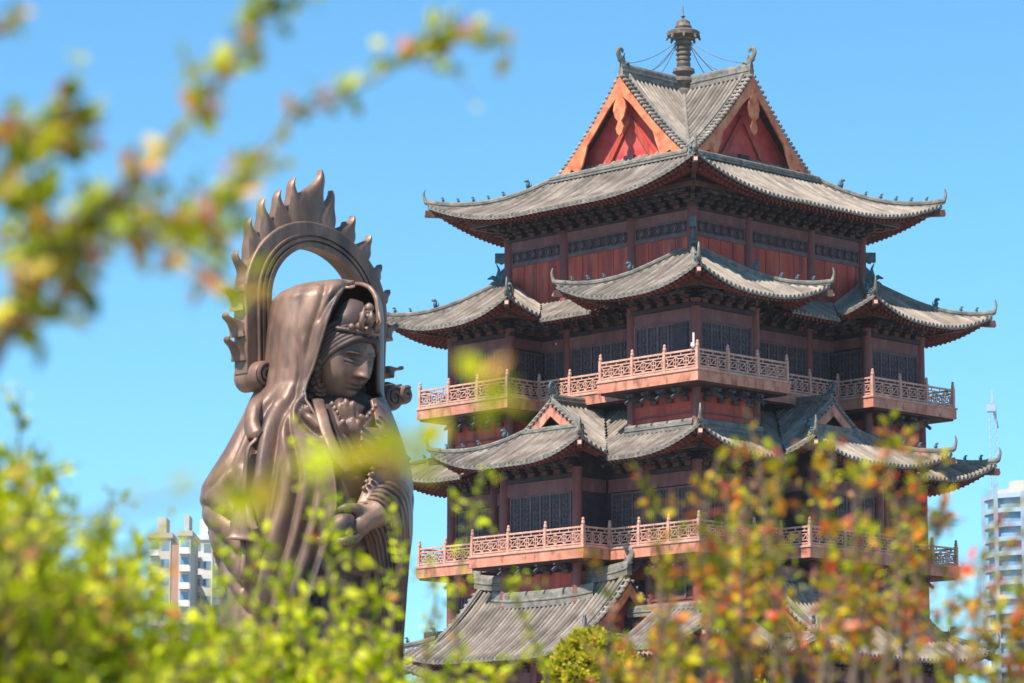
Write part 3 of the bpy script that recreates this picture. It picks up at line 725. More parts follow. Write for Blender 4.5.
# porch side walls that face the camera
for k, s in ((0, 1), (1, -1)):
    T = S[k]; mb = MB()
    mb.box(*sorted((s*(PW-.1), s*(PW+.06))), A3+.1, PA-.25, 21.45, 22.1, 'beam', T); mb.box(*sorted((s*(PW-.1), s*(PW+.03))), A3+.1, PA-.25, 16.2, 17.5, 'red', T); mb.build('beam', w3)
poly = []
for k in range(4):
    for a, o in ((-BO, BO), (-4.0, BO), (-4.0, 11.76), (4.0, 11.76), (4.0, BO)): x, y, _ = S[k](a, o, 0); poly.append((x, y))
b3 = balcony(poly, Z3+.05, None, 'lower balcony stepping out round the porches')

# ---------------------------------------------------------------- lowest roofs: wings with the ridge along each face
g4 = lambda r: 13.1+.60*r+.058*r*r
WH = 6.7; WO = 14.4; WY = 9.95; GX = 5.35
rf4 = Roof(lambda r: 13.3+.55*r+.03*r*r, [(-12.8, -12.8), (12.8, -12.8), (12.8, 12.8), (-12.8, 12.8)], .9, 4.5)
wrect = [(-WH, WH, -WO, -5.5), (5.5, WO, -WH, WH), (-WH, WH, 5.5, WO), (-WO, -5.5, -WH, WH)]
m4 = (-12.8, 12.8, -12.8, 12.8)
for o, t, n, L in rect_sides(m4):
    def valid(x, y, q): return x*y < 0 and abs(rect_d(x, y, m4)-q) < .04 and q < 3.3 and all(rect_d(x, y, r) < .1 for r in wrect)
    rf4.side(o, t, n, L, valid, 3.3)
ro4 = rf4.finish('roof', 'lowest skirt roof at the tower corners')
for sx, sy in ((1, -1), (-1, 1)): hip(ro4, rf4, (sx*12.8, sy*12.8), (-sx, -sy), 3.2, beasts=3, h=.3)
mb = MB(); mb.box(-9.6, 9.6, -9.6, 9.6, 0, 15.2, 'wood'); w4 = mb.build('storey_wall', TW); w4['label'] = 'ground storey wall'
for k in range(4):
    for s in (-1, 1):
        if (s > 0) == (k % 2 == 0): ridge(ro4, [S[k](q, 9.62, 15.1) for q in np.linspace(s*5, s*9.6, 6)], .32, .55, name='foot_ridge')
for k, r in enumerate(wrect):
    T = S[k]; tips = [T(-WH, WO, 0)[:2], T(WH, WO, 0)[:2]]
    rf = Roof(g4, tips, .75, 4.2)
    for o, t, n, L in rect_sides(r):
        nout = (n[1] == 1, n[0] == -1, n[1] == -1, n[0] == 1)[k]; nin = (n[1] == -1, n[0] == 1, n[1] == 1, n[0] == -1)[k]
        def valid(x, y, q, k=k, n=n, nout=nout, nin=nin):
            out = {0: -y, 1: x, 2: y, 3: -x}[k]; al = abs(x) if k % 2 == 0 else abs(y)
            dl = WH-al; do = WO-out; di = out-5.5
            if nout: return q <= 4.46 and (q <= dl or (al <= GX))
            if nin: return q <= 4.46 and (q <= dl or al <= GX) and out > A3+.1
            return q <= dl+.01 and q <= WH-GX+.5 and q <= do and q <= di and not (abs(x) < A3 and abs(y) < A3)
        rf.side(o, t, n, L, valid, 4.46)
    ro = rf.finish('roof', 'wing roof with long ridge and end gables, lowest tier')
    zt = g4(4.45)
    ridge(ro, [T(q, WY, zt-.05+.25*(abs(q)/5.2)**4) for q in np.linspace(-GX, GX, 20)], .34, .75, name='main_ridge')
    for s in (-1, 1):
        x, y, _ = T(s*(GX-.2), WY, 0); x2, y2, _ = T(0, WY, 0); dragon(ro, (x, y, zt+.45), math.atan2(y2-y, x2-x), .85, 'ridge')
        for e in (-1, 1):
            ridge(ro, [T(s*(GX-.35), WY+e*q, g4(4.45-q)+.04) for q in np.linspace(.05, 3.3, 12)], .26, .36, name='barge_ridge')
            mb = MB()
            for q in np.arange(.15, 3.3, .27): z = g4(4.45-q); mb.tube([T(s*(GX-.3), WY+e*q, z+.12), T(s*(GX+.14), WY+e*q, z+.08)], .08, 'tile', 7)
            mb.build('edge_tiles', ro, True)
            mb = MB(); qs = np.linspace(0, 3.2, 16)
            u = [T(s*(GX+.03), WY+e*q, g4(4.45-q)-.05) for q in qs]; l_ = [T(s*(GX+.03), WY+e*q, max(g4(4.45-q)-.75-.25*math.exp(-((q-2)/.4)**2), g4(1.3)-.1)) for q in qs]
            u2 = [T(s*(GX-.05), WY+e*q, g4(4.45-q)-.05) for q in qs]; l2 = [T(s*(GX-.05), WY+e*q, max(g4(4.45-q)-.75-.25*math.exp(-((q-2)/.4)**2), g4(1.3)-.1)) for q in qs]
            mb.grid([u, l_], 'orange'); mb.grid([l_, l2], 'orange'); mb.grid([u2, l2], 'orange'); mb.build('bargeboard', ro)
        mb = MB(); mb.grid([[T(s*(GX-.7), WY+q, g4(4.45-abs(q))-.08) for q in np.linspace(-3.3, 3.3, 17)], [T(s*(GX-.7), WY+q, g4(1)-.2) for q in np.linspace(-3.3, 3.3, 17)]], 'gable'); mb.build('gable_wall', ro)
        ridge(ro, [T(s*(GX+.2), WY+q, g4(WH-GX-.2)-.02) for q in np.linspace(-3.2, 3.2, 10)], .28, .4, name='foot_ridge')
        hip(ro, rf, T(s*WH, WO, 0)[:2], T(-s, -1, 0)[:2], 1.5, beasts=2, h=.3)
    ridge(ro, [T(q, PA+.28-.5*(abs(q)/3.6)**3, 15.85+.25*(abs(q)/3.6)**3) for q in np.linspace(-3.5, 3.5, 16)], .3, .8, name='foot_ridge')
    mb = MB(); mb.box(-4.9, 4.9, 9.4, 12.4, 0, 13.9, 'wood', T); mb.box(-4.9, 4.9, 12.41, 12.5, 12.0, 12.7, 'beam', T)
    for a in (-4.8, -1.6, 1.6, 4.8): mb.box(a-.22, a+.22, 12.42, 12.8, 0, 13.0, 'column', T)
    mb.build('wing_wall', w4)
    if k < 2: brackets(ro, k, -5, 5, 12.4, 12.5, 6, 'mid')
mb = MB(); mb.box(-17, 17, -17, 17, .02, 1.2, 'stone'); mb.box(-16.6, 16.6, -16.6, 16.6, 1.2, 1.35, 'stone'); mb.build('plinth', TW)
mb = MB(); mb.lathe([(.04, 0), (.11, .08), (.11, .24), (.04, .28)], 'lamp', (BO-.35, -BO+.05, Z2+1.0), 10); mb.tube([(BO-.35, -BO+.1, Z2+1.3), (BO-.35, -BO+.1, Z2+1.75)], .05, 'lamp', 6); mb.build('balcony_lamp', b2)
# ================================================================== STATUE
SD = 60.0
ST = empty('statue', tuple(P(322, 900, SD))[:2]+(0,), 0, label='bronze statue of a hooded robed figure holding a vase, in front of a flaming halo', cat='statue')
SO = Vector(ST.location)
def Q(px, py, dy=0): return P(px, py, SD+dy)-SO
K = FPX/SD/1.0            # pixels to a metre there, about 57
def polyd(PX, PY, line):
    """distance of design points from a drawn fold line, and how far along it"""
    best = np.full(PX.shape, 1e9); side_ = np.zeros(PX.shape); al = np.zeros(PX.shape)
    n = len(line)-1
    for i in range(n):
        x0, y0 = line[i]; x1, y1 = line[i+1]; dx, dy = x1-x0, y1-y0; L2 = dx*dx+dy*dy
        t = np.clip(((PX-x0)*dx+(PY-y0)*dy)/L2, 0, 1); d = np.hypot(PX-x0-t*dx, PY-y0-t*dy)
        s = np.sign((PX-x0)*dy-(PY-y0)*dx); m = d < best
        best = np.where(m, d, best); side_ = np.where(m, s, side_); al = np.where(m, (i+t)/n, al)
    return best, side_, al
def carve(G, PX, PY, folds, mask=None):
    """push a grid of points (n, m, 3) out and in along its normals beside every fold line: a sharp valley with a soft roll on one side"""
    du = np.gradient(G, axis=0); dv = np.gradient(G, axis=1); N = np.cross(du, dv); N /= np.linalg.norm(N, axis=2, keepdims=True)+1e-9
    c = G.mean(axis=1, keepdims=True); sg = np.sign(((G-c)*N).sum(axis=2).mean()); N *= sg
    D = np.zeros(PX.shape)
    for line, w_, dep, *e in folds:
        ln = [tuple(p)[:2] for p in catmull([(a, b, 0) for a, b in line], 5)]
        w_ = w_*1.3; dep = dep*.78; d, s, al = polyd(PX, PY, ln); fade = np.clip(np.minimum(al, 1-al)*6+.15, 0, 1)
        s = s*(e[0] if e else 1)
        D += fade*dep*(-np.exp(-(d/(w_*.30))**2)+.8*np.exp(-((d-w_*.8)/(w_*.6))**2)*(s > 0)+.2*np.exp(-((d-w_*.7)/(w_*.6))**2)*(s < 0))
    if mask is not None: D = D*mask
    return G+N*D[..., None]
def npgrid(mb, G, mat, wrap=False):
    mb.grid([[tuple(p) for p in r] for r in G], mat, wrap)
def solid(o, t):
    m = o.modifiers.new('thickness', 'SOLIDIFY'); m.thickness = t; m.offset = -1
# --- hood and cloak
rows = [  # py, left silhouette, right silhouette, left front edge of the opening, depth radius, centre offset
 (283, 332, 356, 354, .25, .25), (285.5, 310, 366, 354, .60, .2), (289, 292, 373, 349, .82, .15), (295, 279, 378, 344, .96, .12), (303, 271, 382, 339, 1.04, .1), (318, 267, 384, 332, 1.08, .1), (335, 265, 384, 326, 1.12, .1), (355, 263, 384, 320, 1.12, .12),
 (375, 260, 384, 314, 1.12, .15), (390, 255, 384, 308, 1.12, .15), (400, 250, 385, 305, 1.15, .12), (412, 245, 391, 306, 1.22, .08), (430, 236, 398, 318, 1.3, .05), (450, 225, 404, 327, 1.36, 0), (470, 212, 409, 331, 1.42, 0),
 (487, 202, 413, 334, 1.45, 0), (500, 200, 414, 336, 1.45, 0), (515, 203, 413, 336, 1.45, 0), (530, 207, 411, 333, 1.45, 0), (560, 217, 407, 325, 1.45, 0), (600, 228, 401, 312, 1.48, 0), (650, 236, 398, 300, 1.5, 0), (720, 240, 398, 296, 1.5, 0), (800, 240, 402, 298, 1.52, 0), (884, 236, 408, 300, 1.55, 0)]
rows = np.array(rows); NR, NC = 260, 260
tt = np.concatenate([np.linspace(283, 300, 30), np.linspace(301, 884, NR-30)])
L_, R_, X_, RY, CY = [np.interp(tt, rows[:, 0], rows[:, i]) for i in range(1, 6)]
G = np.zeros((NR, NC, 3)); PX = np.zeros((NR, NC)); PY = np.zeros((NR, NC)); FR = np.zeros((NR, NC))
for i in range(NR):
    cx = (L_[i]+R_[i])/2; rx = (R_[i]-L_[i])/2; th1 = math.asin(max(-.98, min(.98, (X_[i]-cx)/rx)))
    th2 = -R(360-68) if tt[i] < 395 else -R(360-68)+min(1, (tt[i]-395)/14)*R(-0+22)
    zc = Q(cx, tt[i], CY[i])
    for j in range(NC):
        th = th1+(th2-th1)*(j/(NC-1))**1.25; px = cx+rx*math.sin(th); yy = CY[i]-RY[i]*math.copysign(abs(math.cos(th))**.85, math.cos(th))
        p = Q(px, tt[i], yy*1.0); p.z = zc.z; G[i, j] = p; PX[i, j] = px; PY[i, j] = tt[i]; FR[i, j] = 1 if math.cos(th) > -.2 else 0
back = 1-FR
folds = [
 ([(352, 288), (338, 302), (326, 318), (318, 335)], 8, .07), ([(326, 290), (322, 310), (312, 340), (305, 375)], 9, .05), ([(300, 300), (292, 340), (288, 385)], 9, .03),
 ([(297, 345), (300, 380), (293, 405)], 7, .05), ([(278, 330), (276, 360), (272, 392)], 7, .03, -1),
 # shoulder rolls
 ([(300, 398), (286, 420), (276, 450), (270, 500), (262, 560)], 9, .12), ([(276, 402), (262, 425), (254, 460), (250, 500)], 8, .12), ([(262, 402), (247, 430), (228, 470), (205, 496)], 7, .10),
 ([(292, 415), (290, 440), (296, 465), (300, 490)], 7, .09, -1), ([(256, 415), (243, 450), (222, 490)], 5, .08),
 # lapel
 ([(322, 403), (303, 416), (299, 426), (312, 440), (326, 446)], 7, .14), ([(303, 426), (318, 423), (330, 430)], 5, .06),
 # long diagonals falling to lower left
 ([(284, 470), (276, 515), (262, 560), (248, 620)], 8, .085), ([(300, 480), (290, 530), (276, 585), (262, 640)], 8, .085), ([(314, 500), (302, 545), (286, 595), (272, 650)], 8, .085), ([(326, 510), (316, 560), (298, 612), (286, 660)], 8, .085), ([(268, 490), (262, 530), (255, 580), (250, 640)], 6, .08),
 # swags between the left edge and the cord
 ([(202, 505), (222, 520), (240, 532)], 8, .10), ([(205, 525), (222, 545), (240, 563)], 7, .08), ([(214, 552), (228, 575), (246, 596)], 8, .10), ([(222, 580), (236, 604), (252, 622)], 8, .08), ([(236, 470), (232, 500), (242, 520)], 7, .06),
 ([(241, 505), (243, 560), (244, 600)], 4, .07)]
for k in range(9): folds.append(([(240+k*8, 640+6*k), (236+k*8, 720), (240+k*8, 880)], 6, .09))
G = carve(G, PX, PY, folds, FR)
# broad vertical flutes round the back
for i in range(NR):
    f = min(1, max(0, (tt[i]-400)/80)); 
    for j in range(NC):
        if not FR[i, j]: 
            a = 2*math.pi*j/NC; c = Vector(Q(322, tt[i], 0)); v = Vector(G[i, j])-c; v.z = 0; G[i, j] += np.array(v.normalized())*.06*f*math.sin(j*.42)
mb = MB(); npgrid(mb, G, 'bronze'); cl = mb.build('cloak', ST, True); solid(cl, .07)
mb = MB(); mb.tube([tuple(G[i, 0]) for i in range(22, 121, 3)], [.03]*33, 'bronze', 7); mb.build('hood_rim', cl, True)
# --- inner robe
n1, n2 = 150, 140; G2 = np.zeros((n1, n2, 3)); PX = np.zeros((n1, n2)); PY = np.zeros((n1, n2)); FR2 = np.ones((n1, n2))
t2 = np.linspace(392, 884, n1)
Lr = np.interp(t2, [392, 400, 412, 440, 500, 560, 640, 884], [322, 300, 275, 262, 262, 262, 262, 262]); Rr = np.interp(t2, [392, 400, 412, 440, 500, 560, 640, 884], [364, 378, 386, 394, 396, 392, 386, 392]); Dr = np.interp(t2, [392, 410, 430, 470, 540, 884], [.35, .75, 1.05, 1.3, 1.28, 1.35])
for i in range(n1):
    cx = (Lr[i]+Rr[i])/2; rx = (Rr[i]-Lr[i])/2
    for j in range(n2):
        th = 2*math.pi*j/n2; p = Q(cx+rx*math.sin(th), t2[i], -Dr[i]*math.cos(th)); p.z = Q(cx, t2[i], 0).z; G2[i, j] = p; PX[i, j] = cx+rx*math.sin(th); PY[i, j] = t2[i]; FR2[i, j] = 1 if math.cos(th) > 0 else 0
f2 = [([(330, 402), (338, 430), (352, 458), (362, 475)], 7, .10), ([(372, 404), (362, 430), (352, 452)], 6, .09), ([(345, 398), (350, 415), (356, 432)], 5, .05), ([(384, 420), (376, 450), (366, 480)], 6, .07),
      ([(335, 470), (352, 480), (372, 482)], 6, .06), ([(340, 545), (352, 562), (368, 566)], 6, .07), ([(330, 565), (346, 585), (368, 592)], 6, .08), ([(325, 590), (345, 612), (372, 618)], 6, .08),
      ([(328, 520), (324, 570), (312, 640)], 5, .07)]
for k in range(9): f2.append(([(300+k*10, 660), (298+k*10, 760), (300+k*10, 880)], 6, .08))
G2 = carve(G2, PX, PY, f2, FR2)
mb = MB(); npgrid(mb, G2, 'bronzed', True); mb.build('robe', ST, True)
# --- right shoulder and the pleated sleeve
def patch(curves, nu, nv, bulge, pleats, amp, mat, name, parent, thick=.06, edge=None, pw=1.0):
    """surface across several drawn curves (px, py, depth), pleated along them"""
    cs = [np.array([tuple(p) for p in catmull(c, 12)]) for c in curves]
    cs = [np.array([[np.interp(t, np.linspace(0, 1, len(c)), c[:, q]) for q in range(3)] for t in np.linspace(0, 1, nv)]) for c in cs]
    ks = np.linspace(0, 1, len(cs)); G = np.zeros((nu, nv, 3))
    for i, u in enumerate(np.linspace(0, 1, nu)):
        f = u*(len(cs)-1); a = min(int(f), len(cs)-2); f -= a
        c = [cs[max(a-1, 0)], cs[a], cs[a+1], cs[min(a+2, len(cs)-1)]]
        if a == 0: c[0] = 2*c[1]-c[2]
        if a == len(cs)-2: c[3] = 2*c[2]-c[1]
        cur = .5*((2*c[1])+(c[2]-c[0])*f+(2*c[0]-5*c[1]+4*c[2]-c[3])*f*f+(3*c[1]-c[0]-3*c[2]+c[3])*f**3)
        ph = (u*pleats) % 1; saw = (1-abs(ph*2-1)**1.0); saw = saw**.55          # round crests, narrow valleys
        for j in range(nv):
            v = j/(nv-1); A = amp*(.45+.55*min(1, v*3))*min(1, (1-u)*12+.2)*min(1, u*12+.2)
            G[i, j] = Q(cur[j, 0], cur[j, 1], cur[j, 2]-bulge*math.sin(math.pi*u)*(1 if bulge else 0)-A*saw)
    mb = MB(); npgrid(mb, G, mat); o = mb.build(name, parent, True)
    if thick: solid(o, thick)
    return o
slv = patch([[(350, 521, -1.75), (357, 526, -1.78), (365, 540, -1.62), (372, 568, -1.45), (379, 605, -1.35), (384, 660, -1.3), (386, 740, -1.25)],
       [(352, 512, -1.75), (366, 517, -1.80), (378, 536, -1.62), (384, 568, -1.45), (389, 605, -1.32), (391, 660, -1.25), (392, 740, -1.2)],
       [(358, 502, -1.65), (375, 504, -1.75), (390, 522, -1.55), (395, 560, -1.3), (396, 605, -1.15), (396, 660, -1.1), (397, 740, -1.05)],
       [(366, 490, -1.5), (384, 490, -1.6), (401, 506, -1.35), (406, 545, -1.0), (402, 600, -.85), (399, 660, -.8), (400, 740, -.8)],
       [(374, 478, -1.3), (393, 476, -1.35), (410, 490, -.9), (413, 530, -.4), (407, 580, -.3), (401, 650, -.3), (402, 740, -.3)]], 230, 90, 0, 13, .085, 'bronze', 'sleeve', ST)
shd = patch([[(372, 399, -.85), (376, 420, -1.1), (378, 445, -1.3), (372, 470, -1.5), (362, 492, -1.65), (355, 508, -1.7)],
       [(379, 397, -.6), (386, 420, -.95), (390, 445, -1.15), (390, 468, -1.35), (384, 486, -1.5), (372, 500, -1.68)],
       [(384, 397, -.25), (392, 418, -.5), (399, 443, -.75), (404, 465, -.95), (403, 484, -1.1), (396, 497, -1.3)],
       [(386, 399, .25), (395, 420, .1), (404, 445, .0), (411, 470, -.1), (413.5, 487, -.2), (412, 500, -.4)]], 70, 60, 0, 3, .04, 'bronze', 'shoulder_drape', ST)
# rolled folds of the sleeve round the forearm
for q in range(0):
    a = q/4; mb = MB(); mb.tube([Q(357+20*a, 500-24*a, -1.72+.3*a), Q(368+22*a, 506-22*a, -1.90+.35*a), Q(375+24*a, 520-20*a, -1.82+.45*a), Q(378+27*a, 536-12*a, -1.65+.6*a)], [.03, .06, .06, .03], 'bronze', 7); mb.build('sleeve_fold', slv, True)
# left upper arm swelling under the cloak, forearm to the raised hand
def voxel(mb, name, parent, size, mat, smooth=6):
    o = mb.build(name, parent, True); m = o.modifiers.new('r', 'REMESH'); m.mode = 'VOXEL'; m.voxel_size = size; m.use_smooth_shade = True
    m2 = o.modifiers.new('s', 'SMOOTH'); m2.iterations = smooth; m2.factor = .5
    dg = bpy.context.evaluated_depsgraph_get(); dg.update(); me = bpy.data.meshes.new_from_object(o.evaluated_get(dg)); me.name = name
    o.modifiers.clear(); o.data = me
    for p in me.polygons: p.use_smooth = True
    return o
mb = MB()
def chain(pts, rad, fl=1): mb.tube([Q(*p) for p in catmull(pts, 5)], list(np.interp(np.linspace(0, 1, 5*(len(pts)-1)+1), np.linspace(0, 1, len(rad)), rad)), 'bronze', 12, flat=fl)
# hand under the vase: wrist, palm, thumb above, four curled fingers below
chain([(378, 513, -1.7), (366, 520, -1.85), (358, 524, -1.92)], [.26, .20, .20]); chain([(366, 518, -1.85), (358, 525, -1.97), (351, 533, -2.02)], [.22, .27, .17], .8)
chain([(362, 513, -1.95), (355, 509, -2.12), (346, 508, -2.2), (338, 510, -2.2)], [.13, .105, .085, .05])
for k in range(4):
    chain([(361-1.5*k, 530+2.2*k, -1.92+.06*k), (355-2*k, 538+1.6*k, -2.12+.05*k), (345-1.2*k, 541+1.3*k, -2.24+.07*k), (336+.8*k, 541+1.6*k, -2.22+.10*k)], [.105, .10, .09, .06])
voxel(mb, 'hand', ST, .028, 'bronze', 3)
mb = MB()  # vase lying on the fingers, its mouth to the lower left
ax = (Q(326, 536, -2.2)-Q(348, 520, -2.12)); axn = ax.normalized(); q0 = Q(352, 518, -2.12); up = axn.to_track_quat('Z', 'Y').to_matrix()
mb.lathe([(.03, -.04), (.11, -.02), (.17, .08), (.205, .22), (.19, .34), (.135, .46), (.08, .56), (.06, .62), (.09, .67), (.09, .70), (.04, .71)], 'bronze', n=20, T=lambda x, y, z: tuple(q0+up @ Vector((x, y, z)))); tag(mb.build('vase', ST, True))
_Q = Q
def Q(px, py, dy=0): return _Q(px+2, py+7, dy)
mb = MB()  # raised hand before the chest
chain([(384, 447, -1.35), (370, 440, -1.5), (360, 433, -1.6), (354, 426, -1.66)], [.25, .22, .17, .15])
chain([(356, 430, -1.64), (350, 421, -1.7), (346, 414, -1.72)], [.17, .19, .15], .75)
for k, (x1, y1, x2, y2) in enumerate([(341, 408, 338, 401), (345, 405, 344, 397), (350, 406, 351, 399)]): chain([(345+3*k, 416, -1.72), (x1+1, y1+1, -1.76), (x2, y2, -1.8), (x2+.5, y2-5, -1.78)], [.075, .065, .055, .04])
chain([(356, 418, -1.75), (361, 412, -1.86), (357, 408, -1.9)], [.075, .065, .04]); chain([(344, 424, -1.74), (339, 418, -1.88), (343, 413, -1.93)], [.08, .065, .045])
voxel(mb, 'raised_hand', ST, .024, 'bronze', 2)
Q = _Q
patch([[(392, 430, -1.0), (380, 428, -1.35), (368, 427, -1.6), (361, 426, -1.7)], [(396, 448, -1.0), (383, 448, -1.5), (370, 446, -1.75), (362, 440, -1.85)], [(398, 470, -1.1), (384, 468, -1.5), (368, 464, -1.65), (358, 455, -1.7)]], 40, 40, 0, 3, .06, 'bronze', 'cuff', ST)
# collar band, beads, sash cord and tassel
mb = MB(); mb.tube([Q(*p) for p in catmull([(318, 400, -.95), (322, 415, -1.25), (327, 432, -1.42), (336, 452, -1.55), (350, 470, -1.5)], 6)], .11, 'bronze', 10, flat=.3); mb.build('collar_band', ST, True)
mb = MB()
for t in np.linspace(0, 1, 16): p = Q(332+44*t, 404+20*math.sin(math.pi*t)+2*t, -1.15-.28*math.sin(math.pi*t)); mb.lathe([(.01, -.05), (.05, 0), (.01, .05)], 'bronze', tuple(p), 8)
for t in np.linspace(0, 1, 9): p = Q(386-22*t, 436+52*t, -1.62-.05*t); mb.lathe([(.01, -.04), (.045, 0), (.01, .04)], 'bronze', tuple(p), 8)
mb.build('necklace', ST, True)
mb = MB(); mb.tube([Q(*p) for p in catmull([(262, 400, -.6), (254, 408, -.8), (252, 425, -1.0), (256, 438, -1.15), (249, 447, -1.2), (246, 462, -1.25), (244, 500, -1.32)], 6)], [.16]*18+[.05]*19, 'bronze', 9, flat=.6); mb.build('hanging_ribbon', ST, True)
mb = MB()
mb.tube([Q(*p) for p in catmull([(243, 498, -1.35), (242, 520, -1.42), (240, 540, -1.42)], 5)], [.10, .14, .16, .17, .18, .19, .2, .19, .18, .2, .26], 'bronze', 10, flat=.5); mb.tube([Q(246, 500, -1.4), Q(250, 520, -1.46), Q(254, 530, -1.46), Q(258, 529, -1.5)], [.06, .09, .08, .04], 'bronze', 8); mb.tube([Q(243, 540, -1.35), Q(244, 560, -1.38), Q(243, 580, -1.38)], [.05, .05, .09], 'bronze', 7)
mb.build('tassel', ST, True)
# --- head
YAW = R(45); TILT = R(19)
fw = Vector((math.sin(YAW)*math.cos(TILT), -math.cos(YAW)*math.cos(TILT), -math.sin(TILT))); rt = Vector((math.cos(YAW), math.sin(YAW), 0)); upv = fw.cross(rt)*-1 if fw.cross(rt).z < 0 else fw.cross(rt)
H = Q(343, 359, -.42)
def Hd(x, y, z): return H+rt*x+fw*y+upv*z
mb = MB(); nz, nx = 150, 150; G = []
def ga(x, z, cx, cz, sx, sz): return math.exp(-((x-cx)/sx)**2-((z-cz)/sz)**2)
for i in range(nz):
    ph = -math.pi/2+math.pi*i/(nz-1); row = []; z = .74*math.sin(ph)
    for j in range(nx):
        lam = R(-125)+R(250)*j/(nx-1)
        wd = .52*math.cos(ph)**.82; jaw = 1-.20*max(0, -z/.74)**1.6
        x = wd*jaw*math.sin(lam); y = .56*math.cos(ph)**.75*math.cos(lam)*(1-.04*max(0, -z))
        if math.cos(lam) > 0:
            ax_ = abs(x); d = 0
            if z < .16 and z > -.24: d += (.05+.17*(.16-z)/.34)*math.exp(-(x/(.055+.05*(.16-z)/.34))**2)*min(1, (z+.24)/.06)
            d += .05*ga(ax_, z, .085, -.16, .04, .04)                     # nostrils
            d -= .085*ga(ax_, z, .21, .08, .13, .075)                     # sockets
            d += .075*ga(ax_, z, .215, .045, .105, .05)                   # closed lids
            d -= .05*math.exp(-((z-(.012+.35*(ax_-.21)**2))/.012)**2)*(1 if .09 < ax_ < .34 else 0)
            d -= .018*math.exp(-((z-(.105-.6*(ax_-.21)**2))/.012)**2)*(1 if .1 < ax_ < .33 else 0)
            d += .055*math.exp(-((z-(.20-.9*(ax_-.20)**2))/.025)**2)*math.exp(-((ax_-.2)/.16)**4)   # brow
            d += .055*ga(x, z, 0, -.325, .12, .032)+.055*ga(x, z, 0, -.405, .10, .035)-.07*ga(x, z, 0, -.365, .15, .013)
            d -= .02*ga(x, z, 0, -.27, .02, .03)-.0; d -= .03*ga(x, z, 0, -.47, .12, .03); d += .06*ga(x, z, 0, -.57, .13, .08)
            d += .04*ga(ax_, z, .27, -.18, .14, .14); d += .02*ga(x, z, 0, .30, .03, .035)
            y += d*math.cos(lam)
        row.append(tuple(Hd(x, y, z)))
    G.append(row)
mb.grid(G, 'bronze'); hd = mb.build('head', ST, True)
mb = MB(); mb.tube([Hd(0, -.05, -.45), Hd(0, -.08, -.75), Hd(0, -.12, -1.1)], [.27, .27, .38], 'bronze', 18)
for q in range(3): mb.tube([Hd(.3*math.sin(a), -.06+.3*math.cos(a), -.72-.09*q) for a in np.linspace(-2, 2, 14)], .02, 'bronze', 6)
mb.build('neck', hd, True)
mb = MB()
for s in (-1, 1):
    mb.tube([Hd(s*.50, -.02, .08), Hd(s*.55, -.04, .0), Hd(s*.53, .0, -.2), Hd(s*.51, .02, -.40), Hd(s*.50, .04, -.5)], [.05, .10, .07, .07, .05], 'bronze', 8)
mb.build('ear', hd, True)
mb = MB()
for k in range(7):       # combed strands arching from the parting to the temples
    for s in (-1, 1):
        o_ = .035*k; pts = [Hd(s*.0, .47-.05*k, .44+.055*k), Hd(s*(.20), .47-.06*k, .44+.05*k), Hd(s*(.38+o_*.4), .34-.06*k, .28+.04*k), Hd(s*(.49+o_*.5), .16-.05*k, .05+.03*k), Hd(s*(.54+o_*.5), .02-.04*k, -.2), Hd(s*(.56+o_*.3), -.02-.04*k, -.5), Hd(s*(.54), -.05-.03*k, -.72)]
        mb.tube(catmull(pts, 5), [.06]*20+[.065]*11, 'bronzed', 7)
mb.tube([Hd(0, -.05, .5), Hd(0, -.02, .8), Hd(0, -.0, 1.05)], [.46, .34, .12], 'bronzed', 16)
for q in range(7):
    for s in (-1, 1): p = Hd(s*(.56+.04*(q % 2)), .03, -.1-.13*q); mb.lathe([(.01, -.09), (.075, -.05), (.095, 0), (.075, .05), (.01, .09)], 'bronzed', tuple(p), 9)
mb.build('hair', hd, True)
mb = MB()     # diadem: band, central plaque with petals and side blossoms
mb.tube([Hd(.47*math.sin(a), -.03+.50*math.cos(a), .52+.05*math.cos(a)) for a in np.linspace(-1.3, 1.3, 18)], .045, 'bronze', 7)
for x, z, r_ in ((0, .60, .11), (0, .80, .13), (0, 1.0, .09), (-.17, .66, .08), (.17, .66, .08), (-.30, .62, .07), (.30, .62, .07), (-.12, .86, .07), (.12, .86, .07), (0, .93, .07)):
    mb.lathe([(.01, -r_), (r_*.7, -r_*.6), (r_, 0), (r_*.7, r_*.6), (.01, r_)], 'bronze', tuple(Hd(x, .46-.25*(z-.6)-x*x, z)), 10)
for x in (-.14, 0, .14): mb.tube([Hd(x, .44, .62), Hd(x*1.6, .5, .8), Hd(x*1.2, .42, 1.0)], [.06, .05, .01], 'bronze', 7)
mb.build('diadem', hd, True)
